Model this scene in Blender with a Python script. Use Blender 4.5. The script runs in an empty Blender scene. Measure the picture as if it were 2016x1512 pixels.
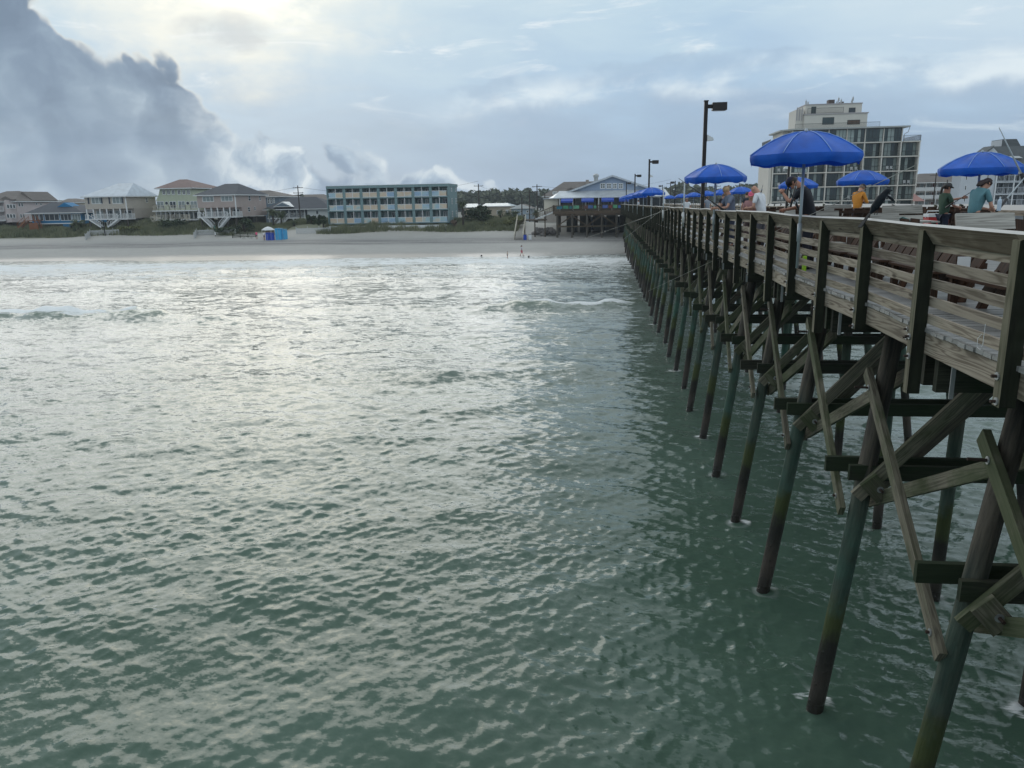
import bpy, bmesh, math, random
import numpy as np
from mathutils import Vector, Matrix
R_=math.radians
random.seed(7); rng=np.random.default_rng(7)
sc=bpy.context.scene
COL=sc.collection
# ---------------------------------------------------------------- camera
CAMZ=8.3
PITCH,YAW,ROLL=R_(13.45),R_(6.85),R_(-1.1)
FPX,IW,IH=1510.,2016.,1512.
fw=Vector((-math.sin(YAW)*math.cos(PITCH),math.cos(YAW)*math.cos(PITCH),-math.sin(PITCH)))
rt0=Vector((math.cos(YAW),math.sin(YAW),0)); up0=rt0.cross(fw)
rt=rt0*math.cos(ROLL)+up0*math.sin(ROLL); up=-rt0*math.sin(ROLL)+up0*math.cos(ROLL)
cd=bpy.data.cameras.new('camera'); cam=bpy.data.objects.new('camera',cd); COL.objects.link(cam)
cam.matrix_world=Matrix(((rt.x,up.x,-fw.x,0),(rt.y,up.y,-fw.y,0),(rt.z,up.z,-fw.z,CAMZ),(0,0,0,1)))
cd.sensor_fit='HORIZONTAL'; cd.sensor_width=36; cd.lens=36*FPX/IW; cd.clip_start=.1; cd.clip_end=9000
sc.camera=cam
def ray(px,py): return fw+rt*((px-IW/2)/FPX)-up*((py-IH/2)/FPX)
def atY(px,py,Y):
    d=ray(px,py); return Vector((0,0,CAMZ))+d*(Y/d.y)
def atZ(px,py,z):
    d=ray(px,py); return Vector((0,0,CAMZ))+d*((z-CAMZ)/d.z)
def atX(px,py,X):
    d=ray(px,py); return Vector((0,0,CAMZ))+d*(X/d.x)
# ---------------------------------------------------------------- light
sund=ray(430,-110).normalized()
SUN_EL=math.asin(sund.z); SUN_AZ=math.atan2(sund.x,sund.y)
sl=bpy.data.lights.new('sun','SUN'); sl.energy=.5; sl.angle=R_(40); sl.color=(1,.95,.87)
so=bpy.data.objects.new('sun',sl); COL.objects.link(so); so.rotation_euler=(-sund).to_track_quat('-Z','Y').to_euler()
sc.view_settings.view_transform='Standard'; sc.view_settings.look='None'; sc.view_settings.exposure=.28; sc.view_settings.gamma=1
sc.cycles.use_denoising=True
try: sc.cycles.denoiser='OPENIMAGEDENOISE'
except Exception: pass
sc.cycles.max_bounces=5; sc.cycles.diffuse_bounces=2; sc.cycles.glossy_bounces=3; sc.cycles.transmission_bounces=2; sc.cycles.transparent_max_bounces=6
sc.cycles.caustics_reflective=False; sc.cycles.caustics_refractive=False
# ---------------------------------------------------------------- node expressions
class G:
    def __init__(s,nt): s.nt=nt
    def node(s,t,ins=None,**kw):
        n=s.nt.nodes.new(t)
        for k,v in kw.items(): setattr(n,k,v)
        for k,v in (ins or {}).items(): s.put(n.inputs[k],v)
        return n
    def put(s,sock,v):
        if isinstance(v,E): s.nt.links.new(v.s,sock)
        elif hasattr(v,'is_output'): s.nt.links.new(v,sock)
        else:
            if sock.type=='RGBA' and len(v)==3: v=(*v,1)
            sock.default_value=v
    def e(s,sock): return E(s,sock)
    def math(s,op,a,b=0.,c=0.):
        n=s.node('ShaderNodeMath',{0:a,1:b,2:c},operation=op); return E(s,n.outputs[0])
    def noise(s,vec,scale,detail=4,rough=.55,dist=0.,lac=2.,out=0):
        n=s.node('ShaderNodeTexNoise',{'Vector':vec,'Scale':scale,'Detail':detail,'Roughness':rough,'Distortion':dist,'Lacunarity':lac}); return E(s,n.outputs[out])
    def voro(s,vec,scale,feature='F1',out=0,rand=1.):
        n=s.node('ShaderNodeTexVoronoi',{'Vector':vec,'Scale':scale,'Randomness':rand},feature=feature); return E(s,n.outputs[out])
    def xyz(s,x,y,z): return E(s,s.node('ShaderNodeCombineXYZ',{0:x,1:y,2:z}).outputs[0])
    def sep(s,v):
        n=s.node('ShaderNodeSeparateXYZ',{0:v}); return [E(s,o) for o in n.outputs]
    def mix(s,f,a,b):
        n=s.node('ShaderNodeMix',{0:f},data_type='RGBA'); s.put(n.inputs[6],a); s.put(n.inputs[7],b); return E(s,n.outputs[2])
    def ss(s,v,a,b):
        n=s.node('ShaderNodeMapRange',{0:v,1:a,2:b,3:0.,4:1.},interpolation_type='SMOOTHSTEP'); return E(s,n.outputs[0])
    def lin(s,v,a,b,c=0.,d=1.):
        n=s.node('ShaderNodeMapRange',{0:v,1:a,2:b,3:c,4:d}); return E(s,n.outputs[0])
    def curve(s,v,pts):
        n=s.node('ShaderNodeFloatCurve',{1:v}); c=n.mapping.curves[0]
        c.points[0].location=pts[0]; c.points[1].location=pts[-1]
        for p in pts[1:-1]: c.points.new(*p)
        for p in c.points: p.handle_type='VECTOR'
        n.mapping.update(); return E(s,n.outputs[0])
    def ramp(s,v,stops):
        n=s.node('ShaderNodeValToRGB',{0:v}); r=n.color_ramp
        r.elements[0].position=stops[0][0]; r.elements[0].color=(*stops[0][1],1)
        r.elements[1].position=stops[-1][0]; r.elements[1].color=(*stops[-1][1],1)
        for p,c in stops[1:-1]: r.elements.new(p).color=(*c,1)
        return E(s,n.outputs[0])
    def vmul(s,v,k): return E(s,s.node('ShaderNodeVectorMath',{0:v,1:k},operation='MULTIPLY').outputs[0])
    def vadd(s,v,k): return E(s,s.node('ShaderNodeVectorMath',{0:v,1:k},operation='ADD').outputs[0])
class E:
    def __init__(s,g,sock): s.g=g; s.s=sock
    def __add__(a,b): return a.g.math('ADD',a,b)
    __radd__=__add__
    def __sub__(a,b): return a.g.math('SUBTRACT',a,b)
    def __rsub__(a,b): return a.g.math('SUBTRACT',b,a)
    def __mul__(a,b): return a.g.math('MULTIPLY',a,b)
    __rmul__=__mul__
    def __truediv__(a,b): return a.g.math('DIVIDE',a,b)
    def pw(a,b): return a.g.math('POWER',a,b)
    def mx(a,b): return a.g.math('MAXIMUM',a,b)
    def mn(a,b): return a.g.math('MINIMUM',a,b)
    def cl(a): return a.g.node('ShaderNodeClamp',{0:a}).outputs[0] and E(a.g,a.g.nt.nodes[-1].outputs[0])
# ---------------------------------------------------------------- world
w=bpy.data.worlds.new('World'); sc.world=w; w.use_nodes=True
nt=w.node_tree; nt.nodes.clear(); g=G(nt)
D=g.e(g.node('ShaderNodeTexCoord').outputs['Generated'])
dx,dy,dz=g.sep(D)
DEG=57.29578
az=g.math('ARCTAN2',dx,dy)*DEG          # degrees right of the pier direction
el=g.math('ARCSINE',dz)*DEG
def azel(px,py):
    d=ray(px,py).normalized(); return math.degrees(math.atan2(d.x,d.y)),math.degrees(math.asin(d.z))
sky=g.node('ShaderNodeTexSky',sky_type='NISHITA'); sky.sun_disc=False; sky.sun_elevation=SUN_EL; sky.sun_rotation=SUN_AZ
sky.air_density=1.2; sky.dust_density=1.; sky.altitude=0
bg0=g.node('ShaderNodeBackground',{'Color':sky.outputs[0],'Strength':.06})
A=g.xyz(az*.1,el*.1,0.)                 # 10 degree units
zz=dz.mx(0.)+.10
P=g.xyz(dx/zz,dy/zz,0.)                 # a flat cloud layer overhead
n_lay=g.noise(P,.42,4,.55,.4)
n_st=g.noise(g.vmul(A,(1.,3.6,1.)),.8,5,.56,.3)
n_f=g.noise(g.vmul(A,(1.,1.6,1.)),3.2,5,.6,.2)
wave=g.noise(g.vmul(A,(1.,1.5,1.)),.55,3,.5)
# soft high overcast, blue grey low down and paler above
t=el*.055+(n_st-.5)*1.15+(n_lay-.5)*.35
base=g.ramp(t,[(0.,(.270,.375,.505)),(.22,(.315,.435,.580)),(.45,(.365,.505,.655)),(.72,(.45,.585,.69)),(1.,(.57,.67,.73))])
rightside=g.ss(az,4.,26.)
base=g.mix(rightside*g.ss(el,3.,11.)*.7,base,(.56,.66,.73))
# warm light round the hidden sun
saz,sel=math.degrees(SUN_AZ),math.degrees(SUN_EL)
gd=((az-(saz+0.5))*(az-(saz+0.5))*.55+(el-sel)*(el-sel)*1.25).pw(.5)
glow=g.ss(gd+(n_f-.5)*6.5+(n_st-.5)*10.,11.5,3.)
base=g.mix(g.ss(gd,26.,8.)*.30,base,(.58,.67,.70))
base=g.mix(glow*.85,base,(.86,.85,.75))
gl2=g.ss(gd+(n_f-.5)*5.,6.,0.)
base=g.mix(gl2*.8,base,(1.9,1.75,1.4))
hb=g.ss(el,13.,30.)*g.ss(el,75.,38.)*g.ss((az-(saz+4.)).pw(2.).pw(.5),46.,4.)
base=g.mix(hb*.8,base,(1.10,1.16,1.17))
# thin white wisps
wis=g.noise(g.vmul(A,(.55,2.8,1.)),2.1,6,.62,.9)
base=g.mix(g.ss(wis,.54,.72)*g.ss(el,4.5,8.)*.62,base,(.80,.83,.84))
# long bank of cloud low on the right, bright upper rim
def bank(pts,namp,sc_,soft,seed):
    P0=[azel(*p) for p in pts]; lo,hi=-60.,60.
    q=[((a-lo)/(hi-lo),max(0,min(1,e/30.))) for a,e in P0]
    q=[(0.,q[0][1])]+q+[(1.,q[-1][1])]
    top=g.curve((az-lo)/(hi-lo),q)*30.
    nn=g.noise(g.vadd(A,(seed,seed*.7,0.)),sc_,7,.58,.25)
    return top-el+(nn-.5)*namp
bp=[(700,275),(800,250),(950,214),(1100,194),(1250,170),(1400,164),(1550,152),(1700,160),(1850,157),(2016,140)]
b=bank(bp,3.6,1.5,1,3.)
brk=g.noise(g.vadd(g.vmul(A,(1.,2.2,1.)),(4.,1.,0.)),1.3,5,.6,.3)
base=g.mix(g.ss(b,-2.0,-.1)*g.ss(b,1.3,.0)*g.ss(brk,.35,.62)*.75*g.ss(az,-16.,-4.),base,(.72,.79,.82))
base=g.mix(g.ss(b,.0,.9)*g.ss(b,10.,1.)*g.ss(az,-20.,-3.)*g.ss(brk,.25,.6)*.6,base,(.315,.415,.545))
# second, thinner shelf above it and pale breaks low on the right
b=bank([(x+60,y-70) for x,y in bp],4.5,1.2,1,9.)
base=g.mix(g.ss(b,.0,.35)*g.ss(b,2.2,.5)*g.ss(brk,.55,.40)*.5*g.ss(az,-20.,-6.),base,(.33,.44,.57))
base=g.mix(g.ss(g.noise(g.vmul(A,(.8,3.4,1.)),1.7,6,.6,.5),.54,.72)*g.ss(az,6.,20.)*g.ss(el,1.,4.)*g.ss(el,11.,7.)*.6,base,(.68,.76,.80))
# heaped dark cumulus on the left
cpts=[(-500,-60),(-200,-160),(0,-90),(90,-30),(150,45),(205,85),(240,70),(290,75),(335,105),(375,160),(410,196),(440,212),(500,228),(560,255),(640,280),(720,298),(800,322),(900,345),(1000,368)]
c=bank(cpts,1.2,2.0,.5,0.)
wv=g.vmul(g.vadd(g.e(g.node('ShaderNodeTexNoise',{'Vector':A,'Scale':1.8,'Detail':4.,'Roughness':.55}).outputs[1]),(-.5,-.5,-.5)),(.55,.55,0.))
AW=g.vadd(A,wv)
def cells(k,sd): return g.voro(g.vadd(AW,(sd,sd,0.)),k,'F1')
b1,b2,b3=cells(1.9,.4),cells(4.6,3.3),cells(10.,7.1)
dome=(.44-b1)*4.2+(.40-b2)*1.9+(.38-b3)*.9          # rounded heaps of three sizes
c=c+dome-.2
fine=g.noise(AW,6.,6,.62)
# light from the upper right: compare the heaps with the same heaps a little towards the sun
b1s,b2s=g.voro(g.vadd(AW,(.4+.10,.4+.10,0.)),1.9,'F1'),g.voro(g.vadd(AW,(3.3+.05,3.3+.05,0.)),4.6,'F1')
relief=(b1s-b1)*1.3+(b2s-b2)*.55
inner=g.noise(g.vmul(AW,(1.,1.25,1.)),1.0,5,.55)
body=g.ramp(inner+relief*.36+(fine-.5)*.24-g.ss(el,3.5,9.)*.10,[(.30,(.165,.225,.305)),(.45,(.205,.275,.365)),(.58,(.265,.345,.435)),(.70,(.39,.48,.56)),(.85,(.56,.645,.69))])
lowpart=g.ss(el,8.,2.)
body=g.mix(lowpart*.55,body,g.ramp(n_st+relief*.3,[(.3,(.27,.36,.475)),(.55,(.36,.46,.565)),(.75,(.50,.585,.65))]))
heap=g.ramp((fine-.5)*1.3+relief*1.6+.42,[(.15,(.255,.34,.45)),(.45,(.375,.475,.58)),(.8,(.66,.73,.77))])
body=g.mix(g.ss(az+(n_f-.5)*6.,-30.5,-23.)*.9,body,heap)
rim=g.ss(c,1.1,.0)
body=g.mix(rim*g.ss(az,-26.,-16.)*.55,body,(.58,.655,.71))
body=g.mix(rim*.22,body,(.48,.56,.63))
body=g.mix(g.ss(c,.8,.0)*g.ss(gd,15.,5.)*.75,body,(1.,.95,.80))
leftfade=g.ss(az+(n_f-.5)*8.,-2.,-13.)
cm=g.ss(c+(fine-.5)*1.1,-.20,.50)*leftfade
base=g.mix(cm,base,body)
# small grey cloud in the bright gap
a1,e1=azel(440,55)
sm=g.ss(((az-a1)*(az-a1)*.12+(el-e1)*(el-e1)*.55)+(n_f-.5)*4.,1.3,.1)
base=g.mix(sm*.55,base,(.40,.46,.52))
# overhead: even pale overcast for the light; below the horizon: dull
base=g.mix(g.ss(el,22.,50.),base,g.ramp(n_lay,[(.25,(.46,.55,.62)),(.7,(.72,.77,.80))]))
base=g.mix(g.ss(dz,0.,-.12),base,(.16,.22,.25))
bg1=g.node('ShaderNodeBackground',{'Color':base,'Strength':1.})
mixs=g.node('ShaderNodeMixShader',{0:cm*.025+.965,1:bg0.outputs[0],2:bg1.outputs[0]})
w.cycles.sampling_method='MANUAL'; w.cycles.sample_map_resolution=512
out=g.node('ShaderNodeOutputWorld',{0:mixs.outputs[0]})
# ---------------------------------------------------------------- object helpers
def tag(o,label=None,cat=None,group=None,kind=None):
    if label: o['label']=label
    if cat: o['category']=cat
    if group: o['group']=group
    if kind: o['kind']=kind
    return o
def empty(name,loc,label=None,cat=None,group=None,rz=0.,parent=None):
    o=bpy.data.objects.new(name,None); COL.objects.link(o); o.location=loc; o.rotation_euler=(0,0,rz); o.empty_display_size=.2
    if parent: o.parent=parent
    return tag(o,label,cat,group)
def copy_tree(o,parent=None):
    c=o.copy(); COL.objects.link(c); c.parent=parent
    for ch in o.children: copy_tree(ch,c)
    return c
def MX(loc=(0,0,0),rz=0.,s=1.): return Matrix.Translation(loc)@Matrix.Rotation(rz,4,'Z')@Matrix.Scale(s,4)
class MB:
    """collects boxes, beams, tubes and polygons into one mesh"""
    def __init__(s): s.v=[]; s.f=[]; s.uv=[]; s.rn=[]; s.mi=[]; s.m=0; s.sm=[]; s.smooth=False
    def face(s,idx,uv,r): s.f.append(idx); s.uv+=uv; s.rn+=[r]*len(idx); s.mi.append(s.m); s.sm.append(s.smooth)
    def hexa(s,c,dims,uvr=None):
        """c: 8 corners (x fastest, then y, then z); dims: the lengths along the 3 axes"""
        b=len(s.v); s.v+=[tuple(p) for p in c]; r=(random.random(),random.random())
        ou,ov=r[0]*37,r[1]*23
        L=sorted(range(3),key=lambda i:-dims[i])
        F=[((0,2,3,1),2),((4,5,7,6),2),((0,1,5,4),1),((2,6,7,3),1),((0,4,6,2),0),((1,3,7,5),0)]
        for idx,ax in F:
            uv=[]
            for i in idx:
                co=[((i>>k)&1)*dims[k] for k in range(3)]
                o=[a for a in L if a!=ax]
                uv.append((co[o[0]]+ou+ax*3.1,co[o[1]]+ov+ax*1.7) if o[0]==L[0] else (co[o[0]]+ou,co[o[1]]+ov+5))
            s.face([b+i for i in idx],uv,r)
        return s
    def box(s,x0,x1,y0,y1,z0,z1):
        s.hexa([((x0,x1)[i&1],(y0,y1)[(i>>1)&1],(z0,z1)[(i>>2)&1]) for i in range(8)],(abs(x1-x0),abs(y1-y0),abs(z1-z0))); return s
    def beam(s,p0,p1,w,h,upv=(0,0,1)):
        """bar from p0 to p1; w across, h along upv"""
        p0=Vector(p0);p1=Vector(p1); d=p1-p0; L=d.length; d/=L
        u=Vector(upv); x=d.cross(u)
        if x.length<1e-4: x=d.cross(Vector((1,0,0)))
        x.normalize(); u=x.cross(d).normalized()
        s.hexa([p0+d*(L*(i&1))+x*(w*(((i>>1)&1)-.5))+u*(h*(((i>>2)&1)-.5)) for i in range(8)],(L,w,h)); return s
    def tube(s,pts,rad,n=10,cap=True,wob=0.):
        pts=[Vector(p) for p in pts]
        if not hasattr(rad,'__len__'): rad=[rad]*len(pts)
        b=len(s.v); r=(random.random(),random.random()); acc=0.; accs=[]
        prevx=None
        for k,p in enumerate(pts):
            d=(pts[min(k+1,len(pts)-1)]-pts[max(k-1,0)]).normalized()
            x=prevx if prevx is not None else (Vector((1,0,0)) if abs(d.x)<.9 else Vector((0,1,0)))
            x=(x-d*x.dot(d)).normalized(); prevx=x; y=d.cross(x)
            if k: acc+=(p-pts[k-1]).length
            accs.append(acc)
            for j in range(n):
                a=2*math.pi*j/n; rr=rad[k]*(1+wob*(random.random()-.5))
                s.v.append(tuple(p+x*(math.cos(a)*rr)+y*(math.sin(a)*rr)))
        for k in range(len(pts)-1):
            for j in range(n):
                j2=(j+1)%n
                c0=2*math.pi*rad[0]/n
                s.face([b+k*n+j,b+k*n+j2,b+(k+1)*n+j2,b+(k+1)*n+j],[(accs[k]+r[0]*30,j*c0),(accs[k]+r[0]*30,(j+1)*c0),(accs[k+1]+r[0]*30,(j+1)*c0),(accs[k+1]+r[0]*30,j*c0)],r)
        if cap:
            sm=s.smooth; s.smooth=False
            s.face([b+j for j in range(n)][::-1],[(0,0)]*n,r); e=b+(len(pts)-1)*n
            s.face([e+j for j in range(n)],[(0,0)]*n,r); s.smooth=sm
        return s
    def lathe(s,c,prof,n=16,ax=(0,0,1)):
        """prof: (radius, height) list about a vertical axis at c"""
        c=Vector(c); b=len(s.v); r=(random.random(),random.random())
        for rr,h in prof:
            for j in range(n):
                a=2*math.pi*j/n; s.v.append((c.x+rr*math.cos(a),c.y+rr*math.sin(a),c.z+h))
        for k in range(len(prof)-1):
            for j in range(n):
                j2=(j+1)%n
                s.face([b+k*n+j,b+k*n+j2,b+(k+1)*n+j2,b+(k+1)*n+j],[(j,k),(j+1,k),(j+1,k+1),(j,k+1)],r)
        return s
    def poly(s,pts,uv=None):
        b=len(s.v); s.v+=[tuple(p) for p in pts]; r=(random.random(),random.random())
        if uv is None:
            o=Vector(pts[0]); a=(Vector(pts[1])-o).normalized(); nrm=a.cross(Vector(pts[2])-o).normalized(); c=nrm.cross(a)
            uv=[((Vector(p)-o).dot(a),(Vector(p)-o).dot(c)) for p in pts]
        s.face(list(range(b,b+len(pts))),uv,r); return s
    def prism(s,pts,off):
        """closed solid: polygon pts swept by off"""
        off=Vector(off); q=[Vector(p)+off for p in pts]; n=len(pts)
        s.poly(pts[::-1]); s.poly(q)
        for i in range(n): s.poly([pts[i],pts[(i+1)%n],q[(i+1)%n],q[i]])
        return s
    def build(s,name,mat,parent=None,loc=None):
        me=bpy.data.meshes.new(name); me.from_pydata(s.v,[],s.f)
        ul=me.uv_layers.new(name='UVMap'); ul.data.foreach_set('uv',[c for p in s.uv for c in p])
        u2=me.uv_layers.new(name='rnd'); u2.data.foreach_set('uv',[c for p in s.rn for c in p])
        mats=mat if isinstance(mat,(list,tuple)) else [mat]
        for m in mats: me.materials.append(m)
        me.polygons.foreach_set('material_index',s.mi); me.polygons.foreach_set('use_smooth',s.sm); me.update()
        o=bpy.data.objects.new(name,me); COL.objects.link(o)
        if loc is not None: o.location=loc
        if parent: o.parent=parent
        return o
# ---------------------------------------------------------------- materials
MATS={}
def newmat(name):
    m=bpy.data.materials.new(name); m.use_nodes=True; n=m.node_tree; n.nodes.clear(); g=G(n)
    g.bs=g.node('ShaderNodeBsdfPrincipled'); g.out=g.node('ShaderNodeOutputMaterial',{0:g.bs.outputs[0]}); MATS[name]=m; return m,g
def uvn(g,name='UVMap'): return g.e(g.node('ShaderNodeUVMap',uv_map=name).outputs[0])
def geo(g): return g.e(g.node('ShaderNodeNewGeometry').outputs['Position'])
def bump(g,h,st=.4,dist=.01):
    g.put(g.bs.inputs['Normal'],g.node('ShaderNodeBump',{'Height':h,'Strength':st,'Distance':dist}).outputs[0])
def plain(name,col,rough=.6,metal=0.,var=.12,scale=3.,spec=.4):
    if name in MATS: return MATS[name]
    m,g=newmat(name); n=g.noise(geo(g),scale,4,.6)
    n2=g.noise(geo(g),scale*9,3,.6)
    c=g.mix(g.lin(n*.7+n2*.3,.3,.7),tuple(x*(1-var) for x in col),tuple(min(1,x*(1+var)) for x in col))
    g.put(g.bs.inputs['Base Color'],c); g.put(g.bs.inputs['Roughness'],rough); g.put(g.bs.inputs['Metallic'],metal); g.put(g.bs.inputs['Specular IOR Level'],spec)
    return m
def wood(name,dark,light,algae=(.05,.07,.03),alg=.4,rough=.8,grain=1.,var=.35):
    """weathered board: u runs along the grain"""
    m,g=newmat(name); uv=uvn(g); r=uvn(g,'rnd'); r1,r2,_=g.sep(r); u,v,_=g.sep(uv)
    warp=g.noise(g.xyz(u*1.1,v*5.,r1*9.),1.,3,.5)
    rings=g.noise(g.xyz(u*.55,v*9.,r2*11.),1.,2,.4,1.2)
    ring=g.math('SINE',(rings*34.+v*60.))*.5+.5
    fine=g.noise(g.xyz(u*3.,v*85.,r1*5.),1.,4,.65)
    knot=g.voro(g.xyz(u*1.3,v*5.5,r1*40.),1.,'F1')
    blot=g.noise(g.xyz(u*1.6,v*3.,r2*21.),1.,5,.6)
    t=ring.pw(1.6)*.42*grain+fine*.38+blot*.35-.05
    c=g.mix(g.lin(t,.2,.95),light,dark)
    tone=g.lin(r1,0.,1.,1-var,1+var*.6)
    c=g.mix(g.ss(knot,.13,.05)*.8,c,tuple(x*.35 for x in dark))
    c=g.e(g.node('ShaderNodeMix',{0:1.,6:c,7:g.xyz(tone,tone,tone*.98)},data_type='RGBA',blend_type='MULTIPLY').outputs[2])
    am=g.ss(blot*.6+g.noise(geo(g),.9,4,.6)*.6+r2*.25,.62,.86)*alg
    c=g.mix(am,c,algae)
    g.put(g.bs.inputs['Base Color'],c); g.put(g.bs.inputs['Roughness'],rough); g.put(g.bs.inputs['Specular IOR Level'],.25)
    bump(g,fine*.6-ring*.3*grain-g.ss(knot,.13,.05)*.4,.5,.004); return m
# ---------------------------------------------------------------- sea
YSH=118.0   # mean waterline
def shore_y(x): return YSH+1.6*np.sin(x*.045+.8)+.9*np.sin(x*.13)+.5*np.sin(x*.31+2)
def sea_height(x,y,sp):
    """sum of travelling waves; sp = local grid spacing (finer waves are dropped where the grid cannot hold them)"""
    r=np.random.default_rng(11); h=np.zeros_like(x); dh=np.zeros_like(x); dxx=np.zeros_like(x); dyy=np.zeros_like(x)
    shoal=np.clip((YSH-y)/30,0,1)
    warp=.9*np.sin(x*.21+y*.13)+.7*np.sin(x*.09-y*.17+1.3)
    pat=1.+.30*np.sin(x*.31+y*.22+1.)*np.sin(y*.37-x*.12)+.25*np.sin(x*.83-y*.55+2.)*np.sin(y*.71+x*.34)+.15*np.sin(x*1.9+y*1.1)
    n=200
    for i in range(n):
        lam=.20*(12./.20)**(((i+r.random())/n)**1.15)
        k=2*np.pi/lam; th=R_(100)+r.normal()*(1.0 if lam<.8 else .8 if lam<1.6 else .45)   # direction of travel, mostly shoreward
        a=.0034*lam if lam<.55 else .0034*.55*(lam/.55)**.30
        a*=.6+.8*r.random(); ph=r.random()*6.283
        fade=np.clip((lam/(sp*2.4)-1)/1.2,0,1)
        q=k*(np.cos(th)*x+np.sin(th)*y)+ph+warp*(.5 if lam<3 else .2)
        s=np.sin(q); c=np.cos(q); w_=a*fade*(pat*.88 if lam<1.6 else 1.)
        h+=w_*(s+.22*np.cos(2*q)*0-.28*(c*c-.5))
        dxx+=w_*.75*c*np.cos(th); dyy+=w_*.75*c*np.sin(th)
    h*=(.35+.65*shoal); dxx*=shoal; dyy*=shoal
    return h,dxx,dyy
def ridge(x,y,x0,x1,yc,ht,wid,soft=5.,bend=0.,ph=0.):
    env=1/(1+np.exp(-(x-x0)/soft))/(1+np.exp((x-x1)/soft))
    yy=yc+bend*np.sin(x*.16+ph)+.35*np.sin(x*.7+ph)+.12*np.sin(x*2.3+ph*2)
    d=(y-yy)/wid
    prof=np.where(d<0,np.exp(-(d/1.5)**2),np.exp(-(d/.62)**2))     # gentle back, steep shoreward face
    return env*ht*prof*(1+.18*np.sin(x*.9+ph)+.10*np.sin(x*2.6+ph)), env, d
RIDGES=[(-10,4.0,60.2,.68,1.35,2.2,.5,0.),(-75,-30.5,54.5,.80,1.7,3.,1.0,1.7),(-26,-8,60.8,.28,1.2,4.,.6,2.),
        (-9,3,47.5,.20,1.5,2.,.7,1.),(-60,-40,70,.35,1.4,4.,.8,3.1),(-70,-10,84,.30,1.6,6.,1.2,.3),(-14,2,78,.30,1.3,3.,.8,5.),
        (-5.5,1.5,39.,.26,1.6,1.5,.6,4.),(-12,-5,36.,.26,1.4,1.5,.5,2.5),(-3,6,91,.35,1.4,3.,.9,.9),(-60,-18,95,.32,1.5,5.,1.2,2.2),(-30,-10,101,.25,1.3,5.,.9,4.2)]
def water_grid():
    # a fan of rows whose spacing grows with distance
    a=np.concatenate([np.linspace(R_(-140),R_(-50),60),np.linspace(R_(-49.6),R_(38),900),np.linspace(R_(40),R_(140),50)])
    dist=[1.5]
    while dist[-1]<125: dist.append(dist[-1]+max(.035,dist[-1]**2/(8.3*760)*1.0*.8))
    d=np.array(dist); d=np.concatenate([d,np.array([140,170,220,300])])
    A_,D_=np.meshgrid(a,d); sp=np.maximum(D_*R_(87.6)/900,np.gradient(d)[:,None])
    # stretch along the coast: rows are circles close by, straight lines far off
    x=D_*np.sin(A_); y=D_*np.cos(A_)
    fl=np.clip((D_-20)/40,0,1)*(np.abs(A_)<R_(75)); y2=D_; x2=D_*np.tan(np.clip(A_,-R_(75),R_(75)))
    x=x*(1-fl)+x2*fl; y=y*(1-fl)+y2*fl
    return x,y,np.maximum(sp,D_*0+.03),len(d),len(a)
x,y,sp,nr,nc=water_grid()
h,ddx,ddy=sea_height(x,y,sp)
foam=np.zeros_like(h); rs=np.zeros_like(h)
for i,(x0,x1,yc,ht,wd,so_,be,ph) in enumerate(RIDGES):
    rr,env,d=ridge(x,y,x0,x1,yc,ht,wd,so_,be,ph); rs+=rr
    fo=0.
    if i in (0,1): # breaking crests: white water on the crest
        core=1/(1+np.exp(-(x-(-4.5 if i==0 else -75))/1.8))/(1+np.exp((x-(3.8 if i==0 else -37))/1.5))
        fo=env*core*np.exp(-((d+.35)/.50)**2)*1.35
        fo=fo+env*.85*np.exp(-((d+.18)/.26)**2)*(.6+.4*np.sin(x*1.7)*np.sin(x*.63))
    if i in (4,5,6,9,10,11,12,13): fo=env*1.0*np.exp(-((d+.15)/.40)**2)
    foam=np.maximum(foam,fo)
h=h+rs
sy=shore_y(x); band=sy-y
wash=np.exp(-((band-10.-3*np.sin(x*.05))/9.)**2)*.98+np.exp(-((band-1.0)/1.0)**2)*.25
wash+=.55*np.exp(-((band-25)/9)**2)
foam=np.maximum(foam,wash)
for j_ in range(0,16):
    for X_ in (3.56,7.02,10.45):
        Y_=8.2+3.66*j_; rr_=np.hypot(x-X_,y-Y_+.05); foam=np.maximum(foam,.34*np.exp(-((rr_-.24)/.14)**2)+.30*np.exp(-(np.hypot((x-X_)/.8,(y-Y_-.6)/.9))**2))
h=np.where(band<12,h*np.clip((band+1)/13,0.03,1),h)
x=x+ddx; y=y+ddy
co=np.stack([x,y,h],-1).reshape(-1,3)
I=np.arange(nr*nc).reshape(nr,nc)
F=np.stack([I[:-1,:-1],I[:-1,1:],I[1:,1:],I[1:,:-1]],-1).reshape(-1,4)
me=bpy.data.meshes.new('sea'); me.vertices.add(len(co)); me.vertices.foreach_set('co',co.ravel())
me.loops.add(F.size); me.loops.foreach_set('vertex_index',F[:,::-1].ravel().astype(np.int32))
me.polygons.add(len(F)); me.polygons.foreach_set('loop_start',np.arange(0,F.size,4,dtype=np.int32)); me.polygons.foreach_set('loop_total',np.full(len(F),4,dtype=np.int32))
me.polygons.foreach_set('use_smooth',np.ones(len(F),dtype=bool)); me.update(calc_edges=True)
at=me.attributes.new('foam','FLOAT','POINT'); at.data.foreach_set('value',foam.ravel().astype(np.float32))
sea=bpy.data.objects.new('sea',me); COL.objects.link(sea); sea['kind']='structure'
m,g=newmat('sea_water'); p=geo(g); px_,py_,pz_=g.sep(p)
dist=((px_*px_)+(py_*py_)).pw(.5)
fa=g.e(g.node('ShaderNodeAttribute',attribute_name='foam').outputs['Fac'])
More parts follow.
